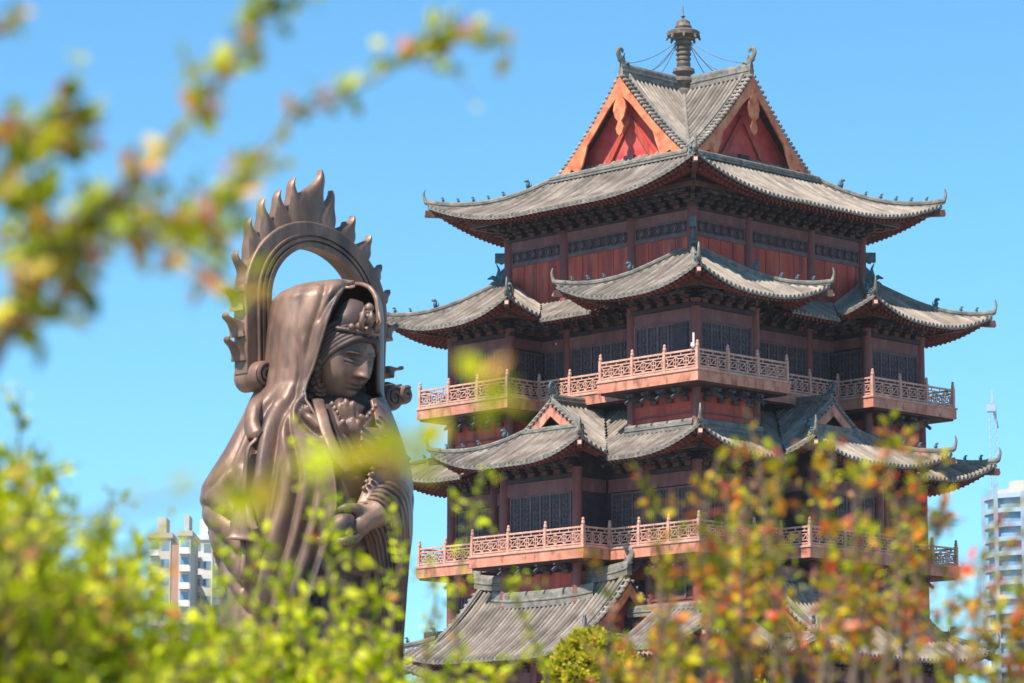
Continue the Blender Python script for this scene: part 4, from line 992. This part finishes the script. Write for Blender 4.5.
# --- halo: ring in the plane behind the figure
HY = R(46); hn = Vector((math.sin(HY), -math.cos(HY), 0)); he = Vector((math.cos(HY), math.sin(HY), 0))
HC = Q(311, 310, 0)-hn*1.0; HC.x += .60; HC.z += .12
HS = .93/(K*math.cos(HY))          # metres along the plane for a pixel across the picture
def Hh(px, py, w_=0):            # design coordinates -> halo plane, w_ forwards
    v = he*((px-308)*HS*(1.10 if px > 308 else .98))+Vector((0, 0, (310-py)/K)); return HC+v+hn*w_
def arch(a, rx, ry, cy=306, cx=309):    # a from -1 (lower left) over the top (0) to 1
    if abs(a) > .62: s = math.copysign(1, a); t = (abs(a)-.62)/.38; return cx+s*(rx-2*t), cy+t*80
    th = a/.62*math.pi/2; return cx+rx*math.sin(th), cy-ry*math.cos(th)
T_ = .34; aa = np.linspace(-1, 1, 80)
def ringpart(r0, r1, w0, w1, mb, mat='bronze'):
    G = []
    for a in aa:
        p = [arch(a, *r0), arch(a, *r1)]; G.append([tuple(Hh(*p[0], w0)), tuple(Hh(*p[0], w1)), tuple(Hh(*p[1], w1)), tuple(Hh(*p[1], w0))])
    mb.grid(G, mat, True); mb.add(G[0], [(0, 1, 2, 3)], mat); mb.add(G[-1], [(3, 2, 1, 0)], mat)
mb = MB(); ringpart((48, 60), (71, 87), -T_/2, T_/2, mb); hal = mb.build('halo', ST); m_ = hal.modifiers.new('b', 'BEVEL'); m_.width = .03; m_.segments = 2
for (ra, rb, w1) in (((47.3, 59), (51.5, 64), .25), ((53.5, 66.5), (56, 69.5), .235), ((58, 72), (59.5, 74), .225)):
    mb = MB(); ringpart(ra, rb, .1, w1, mb); mb.build('halo_moulding', hal)
# flames: tongues with a curl, thick at the root
def flame(x0, y0, x1, y1, w_, bend=4):
    mb = MB(); d = Vector((x1-x0, y1-y0)); L = d.length; d /= L; nn = Vector((-d.y, d.x)); Lf = []; Rf = []; n = 14
    for i in range(n+1):
        t = i/n; c = Vector((x0, y0))+d*L*t+nn*bend*math.sin(t*math.pi*1.75)*1.15*t; ww = w_*((1-t)**.9)*(.72+.55*math.sin(t*math.pi))*(1-.18*math.sin(t*math.pi*3.2))+.5
        Lf.append(c+nn*ww); Rf.append(c-nn*ww)
    tk = [T_*.58*(1-.62*i/n) for i in range(n+1)]; G = []
    for i in range(n+1):
        c = (Lf[i]+Rf[i])/2
        G.append([tuple(Hh(*Lf[i], -tk[i]*.8)), tuple(Hh(*Lf[i], tk[i]*.5)), tuple(Hh(*(c+(Lf[i]-c)*.45), tk[i]*.80)), tuple(Hh(*c, tk[i]*.7)), tuple(Hh(*(c+(Rf[i]-c)*.45), tk[i]*.80)), tuple(Hh(*Rf[i], tk[i]*.5)), tuple(Hh(*Rf[i], -tk[i]*.8))])
    mb.grid(G, 'bronze', True); mb.add(G[-1], [tuple(range(7))], 'bronze'); mb.add(G[0], [tuple(range(7))[::-1]], 'bronze'); mb.build('flame', hal, True, 60)
FL = [(306, 226, 313, 166, 13, -5), (291, 231, 298, 181, 9, 4), (323, 230, 326, 186, 8, -3), (276, 241, 283, 197, 9, 4), (338, 237, 341, 208, 8, -3), (263, 256, 266, 209, 9, 4), (352, 250, 357.5, 225, 8, -3), (251, 274, 253, 231, 8, 4), (362, 268, 368, 251, 8, -3), (243, 293, 244, 253, 7, 4), (370, 290, 376.5, 276, 7, -3),
      (240, 312, 234, 290, 7, 3), (241, 338, 231, 316, 8, 3), (243, 362, 233, 340, 8, 3), (378, 318, 383, 300, 7, -3), (380, 356, 389, 343, 6, -3), (379, 372, 388, 362, 6, -3), (299, 232, 303, 208, 6, 3), (283, 243, 287, 222, 6, 3), (331, 238, 333, 216, 5, -3), (269, 256, 271, 236, 5, 3)]
for x0, y0, x1, y1, w_, b_ in FL:
    if x0 < 247 or (x0 > 372): y0 += 10; y1 += 8; flame(x0-2 if x0 < 300 else x0+6, y0, x1-2 if x0 < 300 else x1+6, y1, w_*.75, b_*2.2)
    else: flame(x0+(3 if x0 > 330 else 0), y0+5, x1+(6 if x0 > 330 else 0), y1-(6 if y1 < 240 else 3), w_*1.15+1.5, b_*1.6)
def scroll(cx, cy, r, depth, back):
    """cloud scroll: a drum lying towards the viewer with a spiral raised on its face"""
    mb = MB(); c0 = Hh(cx, cy, -back); rr = r/K; m3 = Matrix((he, Vector((0, 0, 1)), hn)).transposed()
    T = lambda x, y, z: tuple(c0+m3 @ Vector((x, y, z)))
    mb.lathe([(rr*.8, 0), (rr*.98, .05), (rr, depth-.06), (rr*.92, depth)], 'bronze', n=24, T=T)
    pts = [Vector(T(rr*.86*(1-t*.8)*math.cos(t*11+1), rr*.86*(1-t*.8)*math.sin(t*11+1), depth+.02)) for t in np.linspace(0, 1, 40)]
    mb.tube(pts, .035, 'bronze', 6); mb.build('cloud_scroll', hal, True, 50)
scroll(252, 388, 15, .62, .25); scroll(262, 396, 11, .75, .1); scroll(277, 396, 16, .7, -.45); scroll(378, 392, 14, .55, .15); scroll(388, 388, 10, .45, .0); scroll(268, 404, 11, .5, -.25)
# pedestal below
mb = MB(); c0 = Vector((0, 0, 0))
mb.lathe([(3.0, 0), (3.0, .35), (2.7, .45), (2.4, .7), (2.6, .95), (2.75, 1.15), (2.5, 1.3), (1.9, 1.36)], 'stone', n=40)
ped = mb.build('pedestal', ST, True, 40)
mb = MB()
for k in range(20):
    a = 2*math.pi*k/20; mb.tube([(2.45*math.cos(a), 2.45*math.sin(a), .75), (2.8*math.cos(a), 2.8*math.sin(a), 1.0), (2.75*math.cos(a), 2.75*math.sin(a), 1.3)], [.2, .34, .05], 'stone', 9, flat=.6)
mb.build('lotus_petals', ped, True)
# ================================================================== PLANTS
nrng = np.random.default_rng(11)
def leaves_mesh(pos, dirs, size, mat, name, parent, wid=.55):
    """one mesh of folded leaf blades; pos (n,3) leaf foot, dirs (n,3) pointing direction, size (n,)"""
    n = len(pos); pos = np.asarray(pos); d = np.asarray(dirs); d /= np.linalg.norm(d, axis=1, keepdims=True)+1e-9
    r = nrng.normal(size=(n, 3)); r[:, 2] += 1.6; s = np.cross(d, r); s /= np.linalg.norm(s, axis=1, keepdims=True)+1e-9; nn = np.cross(s, d)
    size = np.asarray(size)[:, None]; W = wid*size*.5
    tpl = [(0, 0, 0), (.28, -.85, .12), (.68, -.8, .12), (1, 0, -.12), (.68, .8, .12), (.28, .85, .12)]
    V = np.stack([pos+d*size*a+s*W*b+nn*W*c for a, b, c in tpl], axis=1).reshape(-1, 3)
    base = (np.arange(n)*6)[:, None]; F = np.concatenate([base+np.array([[0, 1, 2, 3]]), base+np.array([[3, 4, 5, 0]])], axis=1).reshape(-1, 4)
    me = bpy.data.meshes.new(name); me.vertices.add(len(V)); me.vertices.foreach_set('co', V.ravel()); me.loops.add(F.size); me.loops.foreach_set('vertex_index', F.ravel().astype(np.int32))
    me.polygons.add(len(F)); me.polygons.foreach_set('loop_start', (np.arange(len(F))*4).astype(np.int32)); me.polygons.foreach_set('loop_total', np.full(len(F), 4, np.int32))
    me.materials.append(M[mat]); me.update(calc_edges=True); me.validate()
    o = bpy.data.objects.new(name, me); C.collection.objects.link(o); o.parent = parent; return o
def twig_leaves(pts, L, step, spread, out, taper=.6):
    """leaves in loose pairs along a twig"""
    acc = 0; pts = [Vector(p) for p in pts]; tot = sum((pts[i+1]-pts[i]).length for i in range(len(pts)-1)); run = 0
    for i in range(len(pts)-1):
        a, b = pts[i], pts[i+1]; seg = (b-a).length; t = (b-a).normalized()
        while acc < seg:
            p = a+t*acc; f = (run+acc)/tot
            for s in (-1, 1):
                v = Vector((rnd.gauss(0, 1), rnd.gauss(0, 1), rnd.gauss(.25, .7))); v = (v-t*v.dot(t)).normalized()
                out[0].append(p+v*.004); out[1].append(v*spread+t*.6); out[2].append(L*(1-(1-taper)*f)*rnd.uniform(.6, 1.25))
            acc += step*rnd.uniform(.7, 1.3)
        acc -= seg; run += seg
def shrub(base, top, nst, leafL, mat, label, cat, group, crown, name='flowering_shrub', side=6, step=.05):
    """multi-stemmed shrub. crown(u) -> list of shoot end points in space; every shoot leaves a stem and carries side twigs"""
    root = empty(name, base, 0, label=label, cat=cat, group=group); B = Vector(base)
    ends = crown(); st = MB(); out = [[], [], []]
    stems = []
    for k in range(nst):
        a = 2*math.pi*k/nst+rnd.random(); 
        e = ends[int(len(ends)*(k+.5)/nst) % len(ends)]; p = Vector((e.x*.8+rnd.uniform(-.2, .2), e.y+rnd.uniform(-.1, .1), e.z*.72)) if True else e
        p = B+(e-B)*.72; mid = B+(p-B)*.5+Vector((rnd.uniform(-.1, .1), rnd.uniform(-.1, .1), .1)); c = catmull([B+Vector((.08*math.cos(a), .08*math.sin(a), 0)), mid, p], 8)
        stems.append(c); st.tube([q-B for q in c], list(np.linspace(.04, .014, len(c))), 'bark', 7)
    for e in ends:
        best = min((q for c in stems for q in c[6:]), key=lambda q: (q-(e-Vector((0, 0, .45)))).length)
        mid = (best+e)/2+Vector((rnd.uniform(-.07, .07), rnd.uniform(-.07, .07), rnd.uniform(-.02, .1)))
        c = catmull([best, mid, e], 6); st.tube([q-B for q in c], list(np.linspace(.011, .003, len(c))), 'bark', 4, cap=False)
        m = len(c)//3; twig_leaves([q-B for q in c[m:]], leafL, step, .9, out)
        for s in range(side):
            q = c[rnd.randint(m, len(c)-2)]; v = Vector((rnd.gauss(0, 1), rnd.gauss(0, 1), rnd.gauss(.5, .6))).normalized()*rnd.uniform(.10, .26)
            c2 = [q, q+v*.5+Vector((0, 0, .02)), q+v]; st.tube([x-B for x in c2], [.004, .003, .002], 'bark', 3, cap=False); twig_leaves([x-B for x in c2], leafL, step*.9, .9, out)
    st.build('stems', root); leaves_mesh([tuple(p) for p in out[0]], [tuple(p) for p in out[1]], out[2], mat, 'foliage', root); return root
def envelope(xs, ys, n, d0, d1, px0, px1, low=120, bias=1.0):
    """shoot ends filling the ground outline of a hedge plant: direction across the view px, height up to the given skyline"""
    def f():
        E_ = []
        for i in range(n):
            px = rnd.uniform(px0, px1); top = interp(xs, ys, px); py = top+low*rnd.random()**bias+rnd.uniform(-4, 8); E_.append(P(px, py, rnd.uniform(d0, d1)))
        return E_
    return f
SKL = ([-40, 0, 20, 45, 60, 80, 110, 130, 150, 175, 200, 240, 260, 290, 320, 345, 370, 400, 430, 460, 480, 500, 530, 560], [430, 452, 440, 470, 505, 515, 512, 535, 545, 585, 602, 600, 606, 618, 612, 606, 602, 622, 655, 672, 660, 668, 680, 700])
def lshrub(px, w_, d, n, label, mat='leafg', L=.07, low=190, step=.05, name='crape_myrtle', bias=.9, side=6):
    b = P(px, 800, d); return shrub((b.x, d, 0), 0, 6, L, mat, label, 'shrub', 'leafy shrubs in the foreground', envelope(*SKL, n, d-.7, d+.7, px-w_, px+w_, low, bias), name, side, step)
lshrub(20, 75, 9.0, 60, 'tall yellow green shrub at the lower left corner with a red budding shoot')
lshrub(120, 65, 10.0, 55, 'yellow green shrub in front of the beige apartment block')
lshrub(215, 60, 11.5, 45, 'green shrub below the left edge of the statue cloak')
lshrub(310, 60, 12.5, 50, 'light green shrub in front of the middle of the statue')
lshrub(400, 60, 13, 45, 'light green shrub below the statue sleeve')
lshrub(490, 55, 14.0, 22, 'low green shrub in front of the wing roof', low=90)
# free shoots rising above the hedge
def shoot(pts, d, L, mat, label, n_side=6, cat='sapling', step=.05, name='young_shoot', g='leafy shoots rising above the hedge', rad=.01):
    w0 = [P(x, y, d+q) for x, y, *r in pts for q in [r[0] if r else 0]]
    c = catmull(w0, 8); B = Vector((c[0].x, c[0].y, 0)); root = empty(name, B, 0, label=label, cat=cat, group=g)
    full = [B]+c; st = MB(); st.tube([q-B for q in full], [rad*1.4]+list(np.linspace(rad, .003, len(c))), 'bark', 6); out = [[], [], []]
    twig_leaves([q-B for q in c[3:]], L, step, .9, out)
    for s in range(n_side):
        q = c[rnd.randint(3, len(c)-2)]; v = Vector((rnd.gauss(0, 1), rnd.gauss(0, .7), rnd.gauss(.2, .7))).normalized()*rnd.uniform(.07, .17); c2 = [q, q+v]
        st.tube([x-B for x in c2], [.004, .002], 'bark', 3, cap=False); twig_leaves([x-B for x in c2], L, step*.8, .9, out)
    st.build('stems', root); leaves_mesh([tuple(p) for p in out[0]], [tuple(p) for p in out[1]], out[2], mat, 'foliage', root); return root
shoot([(345, 700), (335, 600), (322, 540), (328, 490), (318, 440)], 13, .055, 'leafg', 'slender green shoot crossing the vase of the statue', 16)
shoot([(470, 720), (455, 620), (462, 560), (476, 510), (482, 462)], 13, .052, 'leafg', 'slender green shoot left of the lower balcony', 9)
shoot([(385, 700), (392, 620), (400, 560), (396, 500)], 14, .045, 'leafg', 'thin green shoot over the pleated sleeve', 7)
shoot([(230, 700), (222, 600), (216, 540), (214, 500)], 12, .05, 'leafg', 'thin green shoot beside the left edge of the cloak', 7)
shoot([(430, 720), (425, 650), (436, 600), (430, 560)], 14, .045, 'leafg', 'short green shoot between the statue and the wing roof', 6)
for x0, y0, x1, y1, d_, lab in ((20, 690, 22, 415, 10, 'tallest green shoot at the left edge'), (60, 690, 50, 462, 11, 'red tipped shoot at the left, right of the tallest shoot'), (105, 690, 112, 490, 11, 'green shoot left of the apartment row'), (300, 700, 292, 560, 12, 'short green shoot over the lower cloak'), (365, 700, 372, 560, 12, 'short green shoot over the dark robe'), (255, 700, 262, 540, 12, 'green shoot in front of the tassel of the statue')):
    shoot([(x0, y0), (x0+(x1-x0)*.2+6, y0+(y1-y0)*.35), (x0+(x1-x0)*.6-6, y0+(y1-y0)*.7), (x1, y1)], d_, .06, 'leafg', lab, 12)
shoot([(560, 720), (540, 660), (520, 610), (505, 580)], 14, .045, 'leafg', 'short green shoot in front of the wing roof', 7)
# rusty shrub on the right
SKR = ([590, 620, 650, 690, 720, 742, 770, 800, 830, 860, 890, 915, 940, 960, 985, 1010, 1060], [670, 650, 625, 560, 480, 445, 470, 450, 470, 455, 440, 470, 520, 590, 600, 560, 520])
def rshrub(px, w_, d, n, label, low=215, L=.058, side=4, bias=1.3):
    b = P(px, 800, d); return shrub((b.x, d, 0), 0, 7, L, 'leafr', label, 'shrub', 'rust tinted shrubs in the foreground', envelope(*SKR, n, d-.6, d+.6, px-w_, px+w_, low, bias), 'crape_myrtle', side, .055)
rshrub(700, 55, 13.0, 13, 'rust and olive shrub in front of the tower front corner')
rshrub(790, 60, 13.5, 15, 'densest rust and olive shrub, in front of the right gabled porch')
rshrub(880, 60, 14.0, 12, 'rust and olive shrub in front of the right balcony corner', low=190)
rshrub(975, 50, 13.0, 12, 'sparse rusty shrub at the right edge before the curved tower block', side=4)
rshrub(640, 45, 14.5, 20, 'low rusty shrub right of the small round tree', low=90)
G2_ = 'rust tinted shoots rising above the shrubs'
shoot([(790, 690), (770, 560), (760, 470), (745, 405)], 12.5, .055, 'leafr', 'rusty shoot with red and yellow leaves under the upper balcony', 12, g=G2_)
shoot([(880, 690), (900, 560), (892, 480), (886, 425)], 12.5, .05, 'leafr', 'rusty shoot in front of the right porch gable', 12, g=G2_)
shoot([(920, 690), (915, 600), (935, 540), (948, 500)], 12.5, .05, 'leafr', 'rusty shoot reaching over the right end of the lower balcony', 9, g=G2_)
shoot([(960, 700), (985, 620), (1005, 560), (1030, 520)], 12.5, .045, 'leafr', 'thin leaning rusty shoot crossing the curved tower block', 8, g=G2_)
shoot([(1000, 700), (975, 640), (985, 560), (1010, 505)], 12.0, .045, 'leafr', 'thin rusty shoot in front of the base of the curved tower block', 8, g=G2_)
shoot([(655, 700), (660, 600), (655, 540), (650, 500)], 12.5, .05, 'leafr', 'rusty shoot in front of the lower balcony, left of the front corner', 9, g=G2_)
shoot([(600, 700), (612, 620), (600, 570), (598, 560)], 13, .045, 'leafr', 'red tipped shoot over the wing roof gable', 6, g=G2_)
for x0, y0, x1, y1, d_, lab in ((700, 690, 718, 455, 12.0, 'upright rusty shoot beside the tower front corner'), (725, 690, 700, 520, 11.5, 'orange leaved shoot low beside the tower front corner'), (820, 690, 838, 430, 12.0, 'tall rusty shoot before the right porch eave'), (850, 690, 866, 470, 11.0, 'red tipped shoot in front of the right end of the porch'), (770, 690, 786, 455, 11.5, 'rusty shoot in front of the valley of the right porch roof'), (905, 700, 925, 455, 12.5, 'rusty shoot under the right roof tips'), (945, 700, 962, 560, 11.5, 'short rusty shoot before the gap right of the tower'), (1015, 700, 1022, 590, 11.0, 'short rusty shoot at the lower right corner'), (680, 700, 668, 560, 12.0, 'orange shoot in front of the small lower window')):
    shoot([(x0, y0), (x0+(x1-x0)*.2+8, y0+(y1-y0)*.35), (x0+(x1-x0)*.6-6, y0+(y1-y0)*.7), (x1, y1)], d_, .058, 'leafr', lab, 14, g=G2_, step=.055)
# small round tree in front of the wing roof
def crown_tree(px, d, top, low, w_, label):
    b = P(px, 700, d); B = Vector((b.x, d, 0)); root = empty('round_tree', B, 0, label=label, cat='tree')
    zt = P(px, top, d).z; zb = P(px, low, d).z; rx = w_/(FPX/d); tr = MB()
    tr.tube([(0, 0, 0), (.05, 0, zb*.5), (0, 0, zb), (.1, 0, (zb+zt)/2)], [.16, .13, .1, .05], 'bark', 9)
    out = [[], [], []]
    for k in range(46):
        a = rnd.random()*2*math.pi; u = rnd.uniform(-.9, 1); r_ = math.sqrt(max(0, 1-u*u))*rnd.uniform(.75, 1)
        c = Vector((rx*r_*math.cos(a)*.9, rx*r_*math.sin(a)*.9, (zb+zt)/2+(zt-zb)/2*u*.88)); tr.tube([(0, 0, zb*.9+rnd.random()*.5), tuple(c*.6+Vector((0, 0, (zb+zt)/2*.4))), tuple(c)], [.04, .03, .01], 'bark', 5)
        s_ = rx*rnd.uniform(.20, .34)
        for q in range(330):
            v = Vector((rnd.gauss(0, 1), rnd.gauss(0, 1), rnd.gauss(0, 1))).normalized(); p = c+v*s_*rnd.uniform(.55, 1)*Vector((1, 1, .8)).length/1.6
            out[0].append(p); out[1].append(v+Vector((0, 0, .3))); out[2].append(rnd.uniform(.045, .08))
    tr.build('trunk', root); leaves_mesh([tuple(p) for p in out[0]], [tuple(p) for p in out[1]], out[2], 'leafs', 'crown', root, .7); return root
crown_tree(594, 40, 634, 720, 44, 'small round yellow green tree in front of the lower wing roof')
crown_tree(735, 42, 672, 750, 40, 'small yellow green tree low in front of the tower front corner')
# the near tree, trunk left of the view, branches hanging in
B = Vector((-2.15, 5.88, 0)); nt_ = empty('near_tree', B, 0, label='blurred tree close to the camera whose leafy branches reach in from the left', cat='tree')
st = MB(); out = [[], [], []]
st.tube([(0, 0, 0), (.03, .02, .9), (-.02, 0, 1.7), (.05, .0, 2.6)], [.07, .055, .045, .03], 'bark', 10)
def limb(pts, r0, r1, L, step=.045, sides=8, start=0, sl=.12):
    w0 = [P(x, y, d*1.4) for x, y, d in pts]; c = catmull(w0, 8); st.tube([q-B for q in c], list(np.linspace(r0, r1, len(c))), 'bark', 7)
    k0 = int(len(c)*start); twig_leaves([q-B for q in c[k0:]], L, step, .9, out, .8)
    for s in range(sides):
        q = c[rnd.randint(k0, len(c)-1)]; v = Vector((rnd.gauss(0, 1), rnd.gauss(0, 1), rnd.gauss(0, 1))).normalized()*rnd.uniform(.04, sl)*.9; st.tube([q-B, q+v-B], [.002, .001], 'bark', 4, cap=False); twig_leaves([q-B, q+v-B], L, step*.8, .9, out, .8)
limb([(-760, 420, 4.2), (-300, 400, 4.2), (-60, 400, 4.1), (10, 330, 4.0), (60, 250, 4.0), (120, 190, 4.0), (190, 120, 4.1), (245, 40, 4.1), (280, -20, 4.1)], .02, .003, .048, .045, 34, .45, .10)
limb([(20, 320, 4.0), (80, 240, 4.1), (150, 225, 4.1), (215, 215, 4.2), (262, 160, 4.3), (310, 100, 4.3), (360, 88, 4.3), (420, 52, 4.4), (470, 40, 4.4), (515, 42, 4.4)], .005, .0015, .046, .045, 46, .1, .09)
limb([(100, 215, 4.1), (150, 240, 4.0), (200, 265, 4.0), (255, 305, 3.9)], .003, .0015, .052, .045, 13, .1, .07)
limb([(-300, 400, 4.2), (-80, 220, 4.0), (0, 140, 4.0), (55, 130, 4.1), (75, 100, 4.1)], .012, .002, .052, .042, 26, .5, .1)
limb([(10, 310, 4.0), (30, 260, 3.9), (40, 200, 3.9), (30, 150, 3.9)], .005, .002, .052, .042, 22, 0, .1)
limb([(-60, 400, 4.1), (20, 330, 4.1), (60, 300, 4.1), (95, 270, 4.1)], .005, .002, .052, .05, 12, .3, .09)
limb([(-100, 120, 4.0), (-40, 60, 4.0), (0, 30, 4.0), (25, 10, 4.0)], .01, .002, .036, .05, 5, .4, .05); limb([(-300, 400, 4.2), (-200, 220, 4.1), (-100, 120, 4.0)], .016, .01, .036, .05, 3, .4, .05)
limb([(60, 250, 4.0), (110, 225, 4.0), (160, 215, 4.0), (225, 235, 4.1)], .003, .0015, .05, .045, 16, .1, .1)
limb([(0, 340, 4.0), (30, 300, 4.0), (20, 250, 4.0), (10, 180, 4.0)], .004, .002, .05, .045, 16, .1, .1)
limb([(420, 52, 4.4), (440, 25, 4.4), (470, 8, 4.4)], .002, .001, .036, .04, 3, 0, .04); limb([(430, 60, 4.4), (455, 75, 4.4), (478, 104, 4.4)], .002, .001, .03, .09, 1, .4, .02)
st.build('trunk', nt_); leaves_mesh([tuple(p) for p in out[0]], [tuple(p) for p in out[1]], out[2], 'leafn', 'foliage', nt_, .6)
# a second very near shoot crossing the statue
B = Vector((-.82, 4.0, 0)); nt2 = empty('near_sapling', B, 0, label='very blurred leafy sprig crossing in front of the chest of the statue', cat='sapling')
st = MB(); out = [[], [], []]
st.tube([(0, 0, 0), (.02, 0, 1.0), (.05, .0, 1.7)], [.02, .016, .012], 'bark', 8)
w0 = B+Vector((.05, 0, 1.7))
def sprig(pts, leaves_at, L, d):
    c = catmull([P(x, y, d) for x, y in pts], 8); st.tube([q-B for q in c], list(np.linspace(.0035, .0012, len(c))), 'bark', 6)
    for x, y, dx, dy, s in leaves_at:
        p = P(x, y, d)-B; q = P(x+dx, y+dy, d)-B; out[0].append(p); out[1].append(q-p); out[2].append(s*L)
st.tube([w0-B, P(-60, 640, 4.0)-B], [.012, .005], 'bark', 6)
sprig([(-60, 640), (40, 540), (130, 510), (210, 492), (300, 470), (400, 455), (440, 440)], [(150, 500, -15, -10, .7), (170, 495, 20, -20, .8), (215, 490, 25, -25, 1), (220, 492, 30, 15, 1), (250, 480, 25, 25, 1), (265, 478, 35, -15, 1), (300, 470, 20, 30, 1.1), (300, 470, 35, -18, 1), (335, 462, 20, 28, 1), (335, 465, 35, -10, 1.1), (370, 458, 30, 20, 1), (372, 458, 25, -28, 1), (400, 455, 30, 15, 1), (405, 452, 25, -25, .9), (432, 442, 10, -22, .6)], .052, 4.0)
sprig([(400, 455), (430, 430), (460, 405), (485, 400), (500, 375)], [(478, 402, 24, -16, 1.0), (484, 400, 26, 6, 1.0), (482, 385, 18, -20, .9), (480, 378, -14, -16, .7), (490, 402, -6, 20, .6), (415, 445, 20, -14, .8), (424, 438, 14, -20, .9)], .062, 4.6)
st.build('stems', nt2); leaves_mesh([tuple(p) for p in out[0]], [tuple(p) for p in out[1]], out[2], 'leafy', 'foliage', nt2, .95)
# ================================================================== FAR BUILDINGS
def far_slab(px0, px1, top, d, label, rows, mat, cols, style):
    a = P(px0, 600, d); b = P(px1, 600, d); H_ = P(px0, top, d).z; W_ = b.x-a.x
    root = empty('apartment_block', ((a.x+b.x)/2, d, 0), R(style), label=label, cat='building', group='apartment blocks behind the left shrubs')
    D_ = 14; mb = MB(); mb.box(-W_/2, W_/2, 0, D_, 0, H_, mat); mb.box(-W_/2-.3, W_/2+.3, -.3, D_+.3, H_, H_+.9, mat)
    mb.box(-W_/5, W_/5, 3, 9, H_+.9, H_+4, mat); mb.build('wall', root)
    n = int(H_/3); first = True; fh = H_/n
    src = MB(); ww = W_/cols; 
    src.box(-ww*.34, ww*.34, -.05, .0, .9, 2.4, 'glass'); wsrc = None
    bs = MB(); bs.box(-ww*.42, ww*.42, -1.0, -.01, -.1, .05, 'balc'); bs.box(-ww*.42, ww*.42, -1.0, -.9, .05, 1.0, 'balc'); bsrc = None
    for r_ in range(max(0, n-rows), n):
        for c in range(cols):
            M4 = Matrix.Translation((-W_/2+ww*(c+.5), 0, r_*fh))
            if wsrc is None: wsrc = src.build('window', root); wsrc.matrix_local = M4
            else: copy_of(wsrc, root, M4)
            if c % 2 == 0:
                if bsrc is None: bsrc = bs.build('balcony', root); bsrc.matrix_local = M4
                else: copy_of(bsrc, root, M4)
    return root
M['brick'] = ramp_mat('red_brown_facade', [(.34, .19, .15), (.40, .23, .18), (.44, .26, .21)], .2, .8)
sb = far_slab(148, 170, 538, 600, 'left end of the beige apartment row with a dark red stripe', 9, 'concrete', 2, 0)
mb = MB(); x0 = (P(171, 600, 600).x-sb.location.x); mb.box(x0, x0+1.3, -.4, 10, 0, P(0, 545, 600).z, 'brick'); mb.build('brick_stripe', sb)
far_slab(178, 190, 536, 590, 'narrow beige stair tower between apartment fronts', 9, 'concrete', 1, 0)
far_slab(191, 212, 540, 610, 'grey apartment front with white balconies beside the statue', 9, 'balc', 2, 0)
far_slab(213, 232, 552, 600, 'lowest beige apartment front, half hidden by the statue', 8, 'concrete', 2, 0)
M['hazeblue'] = ramp_mat('haze_blue_facade', [(.26, .36, .47), (.33, .43, .54), (.40, .49, .58)], .2, .6)  # blue of distance haze put into the colour of tower block and crane
d = 760; c0 = P(1028, 600, d); Ht = P(1028, 500, d).z; rad = 42/(FPX/d)
tb = empty('curved_tower_block', (c0.x, d, 0), 0, label='pale curved high rise with banded balconies at the right edge', cat='building')
mb = MB(); mb.lathe([(rad-.9, 0), (rad-.9, Ht)], 'glass', n=48); mb.build('glass_core', tb, True, 40)
n = int(Ht/3.1)
for i in range(max(0, n-24), n+1):
    mb = MB(); z = i*Ht/n; mb.lathe([(rad-.88, z-.3), (rad, z-.3), (rad, z+.7), (rad-.88, z+.7)], 'hazeblue', n=48); mb.build('floor_band', tb, True, 30)
for i in range(9):
    a = 2*math.pi*i/9+.3; mb = MB(); x, y = (rad+.1)*math.cos(a), (rad+.1)*math.sin(a); mb.box(x-.4, x+.4, y-.4, y+.4, 0, Ht+(3 if i % 2 else 1), 'hazeblue'); mb.build('pier', tb)
mb = MB(); mb.lathe([(rad*.7, 0), (rad*.7, 2), (rad*.4, 2.2), (rad*.4, 4)], 'concrete', (0, 0, Ht), 24); mb.build('roof_storey', tb)
d = 770; c1 = P(997, 600, d); zt = P(997, 395, d).z; cr = empty('tower_crane', (c1.x, d, 0), R(80), label='thin pale tower crane mast rising behind the right roof tip', cat='crane')
mb = MB(); 
for sx in (-1, 1):
    for sy in (-1, 1): mb.box(sx*.7-.07, sx*.7+.07, sy*.7-.07, sy*.7+.07, 0, zt-3, 'hazeblue')
z = 40
while z < zt-5:
    for s in (-1, 1): mb.bar((-.8, s*.8, z), (.8, s*.8, z+2), .07, .07, 'hazeblue'); mb.bar((s*.8, -.8, z+2), (s*.8, .8, z), .07, .07, 'hazeblue'); mb.bar((-.8, s*.8, z+2), (.8, s*.8, z+2), .1, .1, 'hazeblue')
    z += 2
mb.build('mast', cr)
mb = MB(); mb.bar((0, 0, zt-3), (0, 0, zt+1), .5, .5, 'hazeblue'); mb.build('head', cr)
mb = MB(); mb.bar((-9, 0, zt-3), (32, 0, zt-3), .4, .5, 'hazeblue'); mb.bar((0, 0, zt+1), (24, 0, zt-2.6), .07, .07, 'hazeblue'); mb.bar((0, 0, zt+1), (-8, 0, zt-2.6), .07, .07, 'hazeblue'); mb.build('jib', cr)
mb = MB(); mb.box(-9.5, -7, -1, 1, zt-5, zt-3.4, 'hazeblue'); mb.build('counterweight', cr)
# ================================================================== HAZE
hz = bpy.data.materials.new('haze'); hz.use_nodes = True; n_ = hz.node_tree.nodes; n_.remove(n_['Principled BSDF'])
pv = n_.new('ShaderNodeVolumePrincipled'); pv.inputs['Color'].default_value = (.80, .90, 1, 1); pv.inputs['Density'].default_value = .00010; pv.inputs['Anisotropy'].default_value = .2
hz.node_tree.links.new(pv.outputs[0], n_['Material Output'].inputs['Volume']); M['haze'] = hz
mb = MB(); mb.box(-3100, 3100, -600, 4600, -1, 130, 'haze'); ho = mb.build('haze'); tag(ho, kind='stuff')
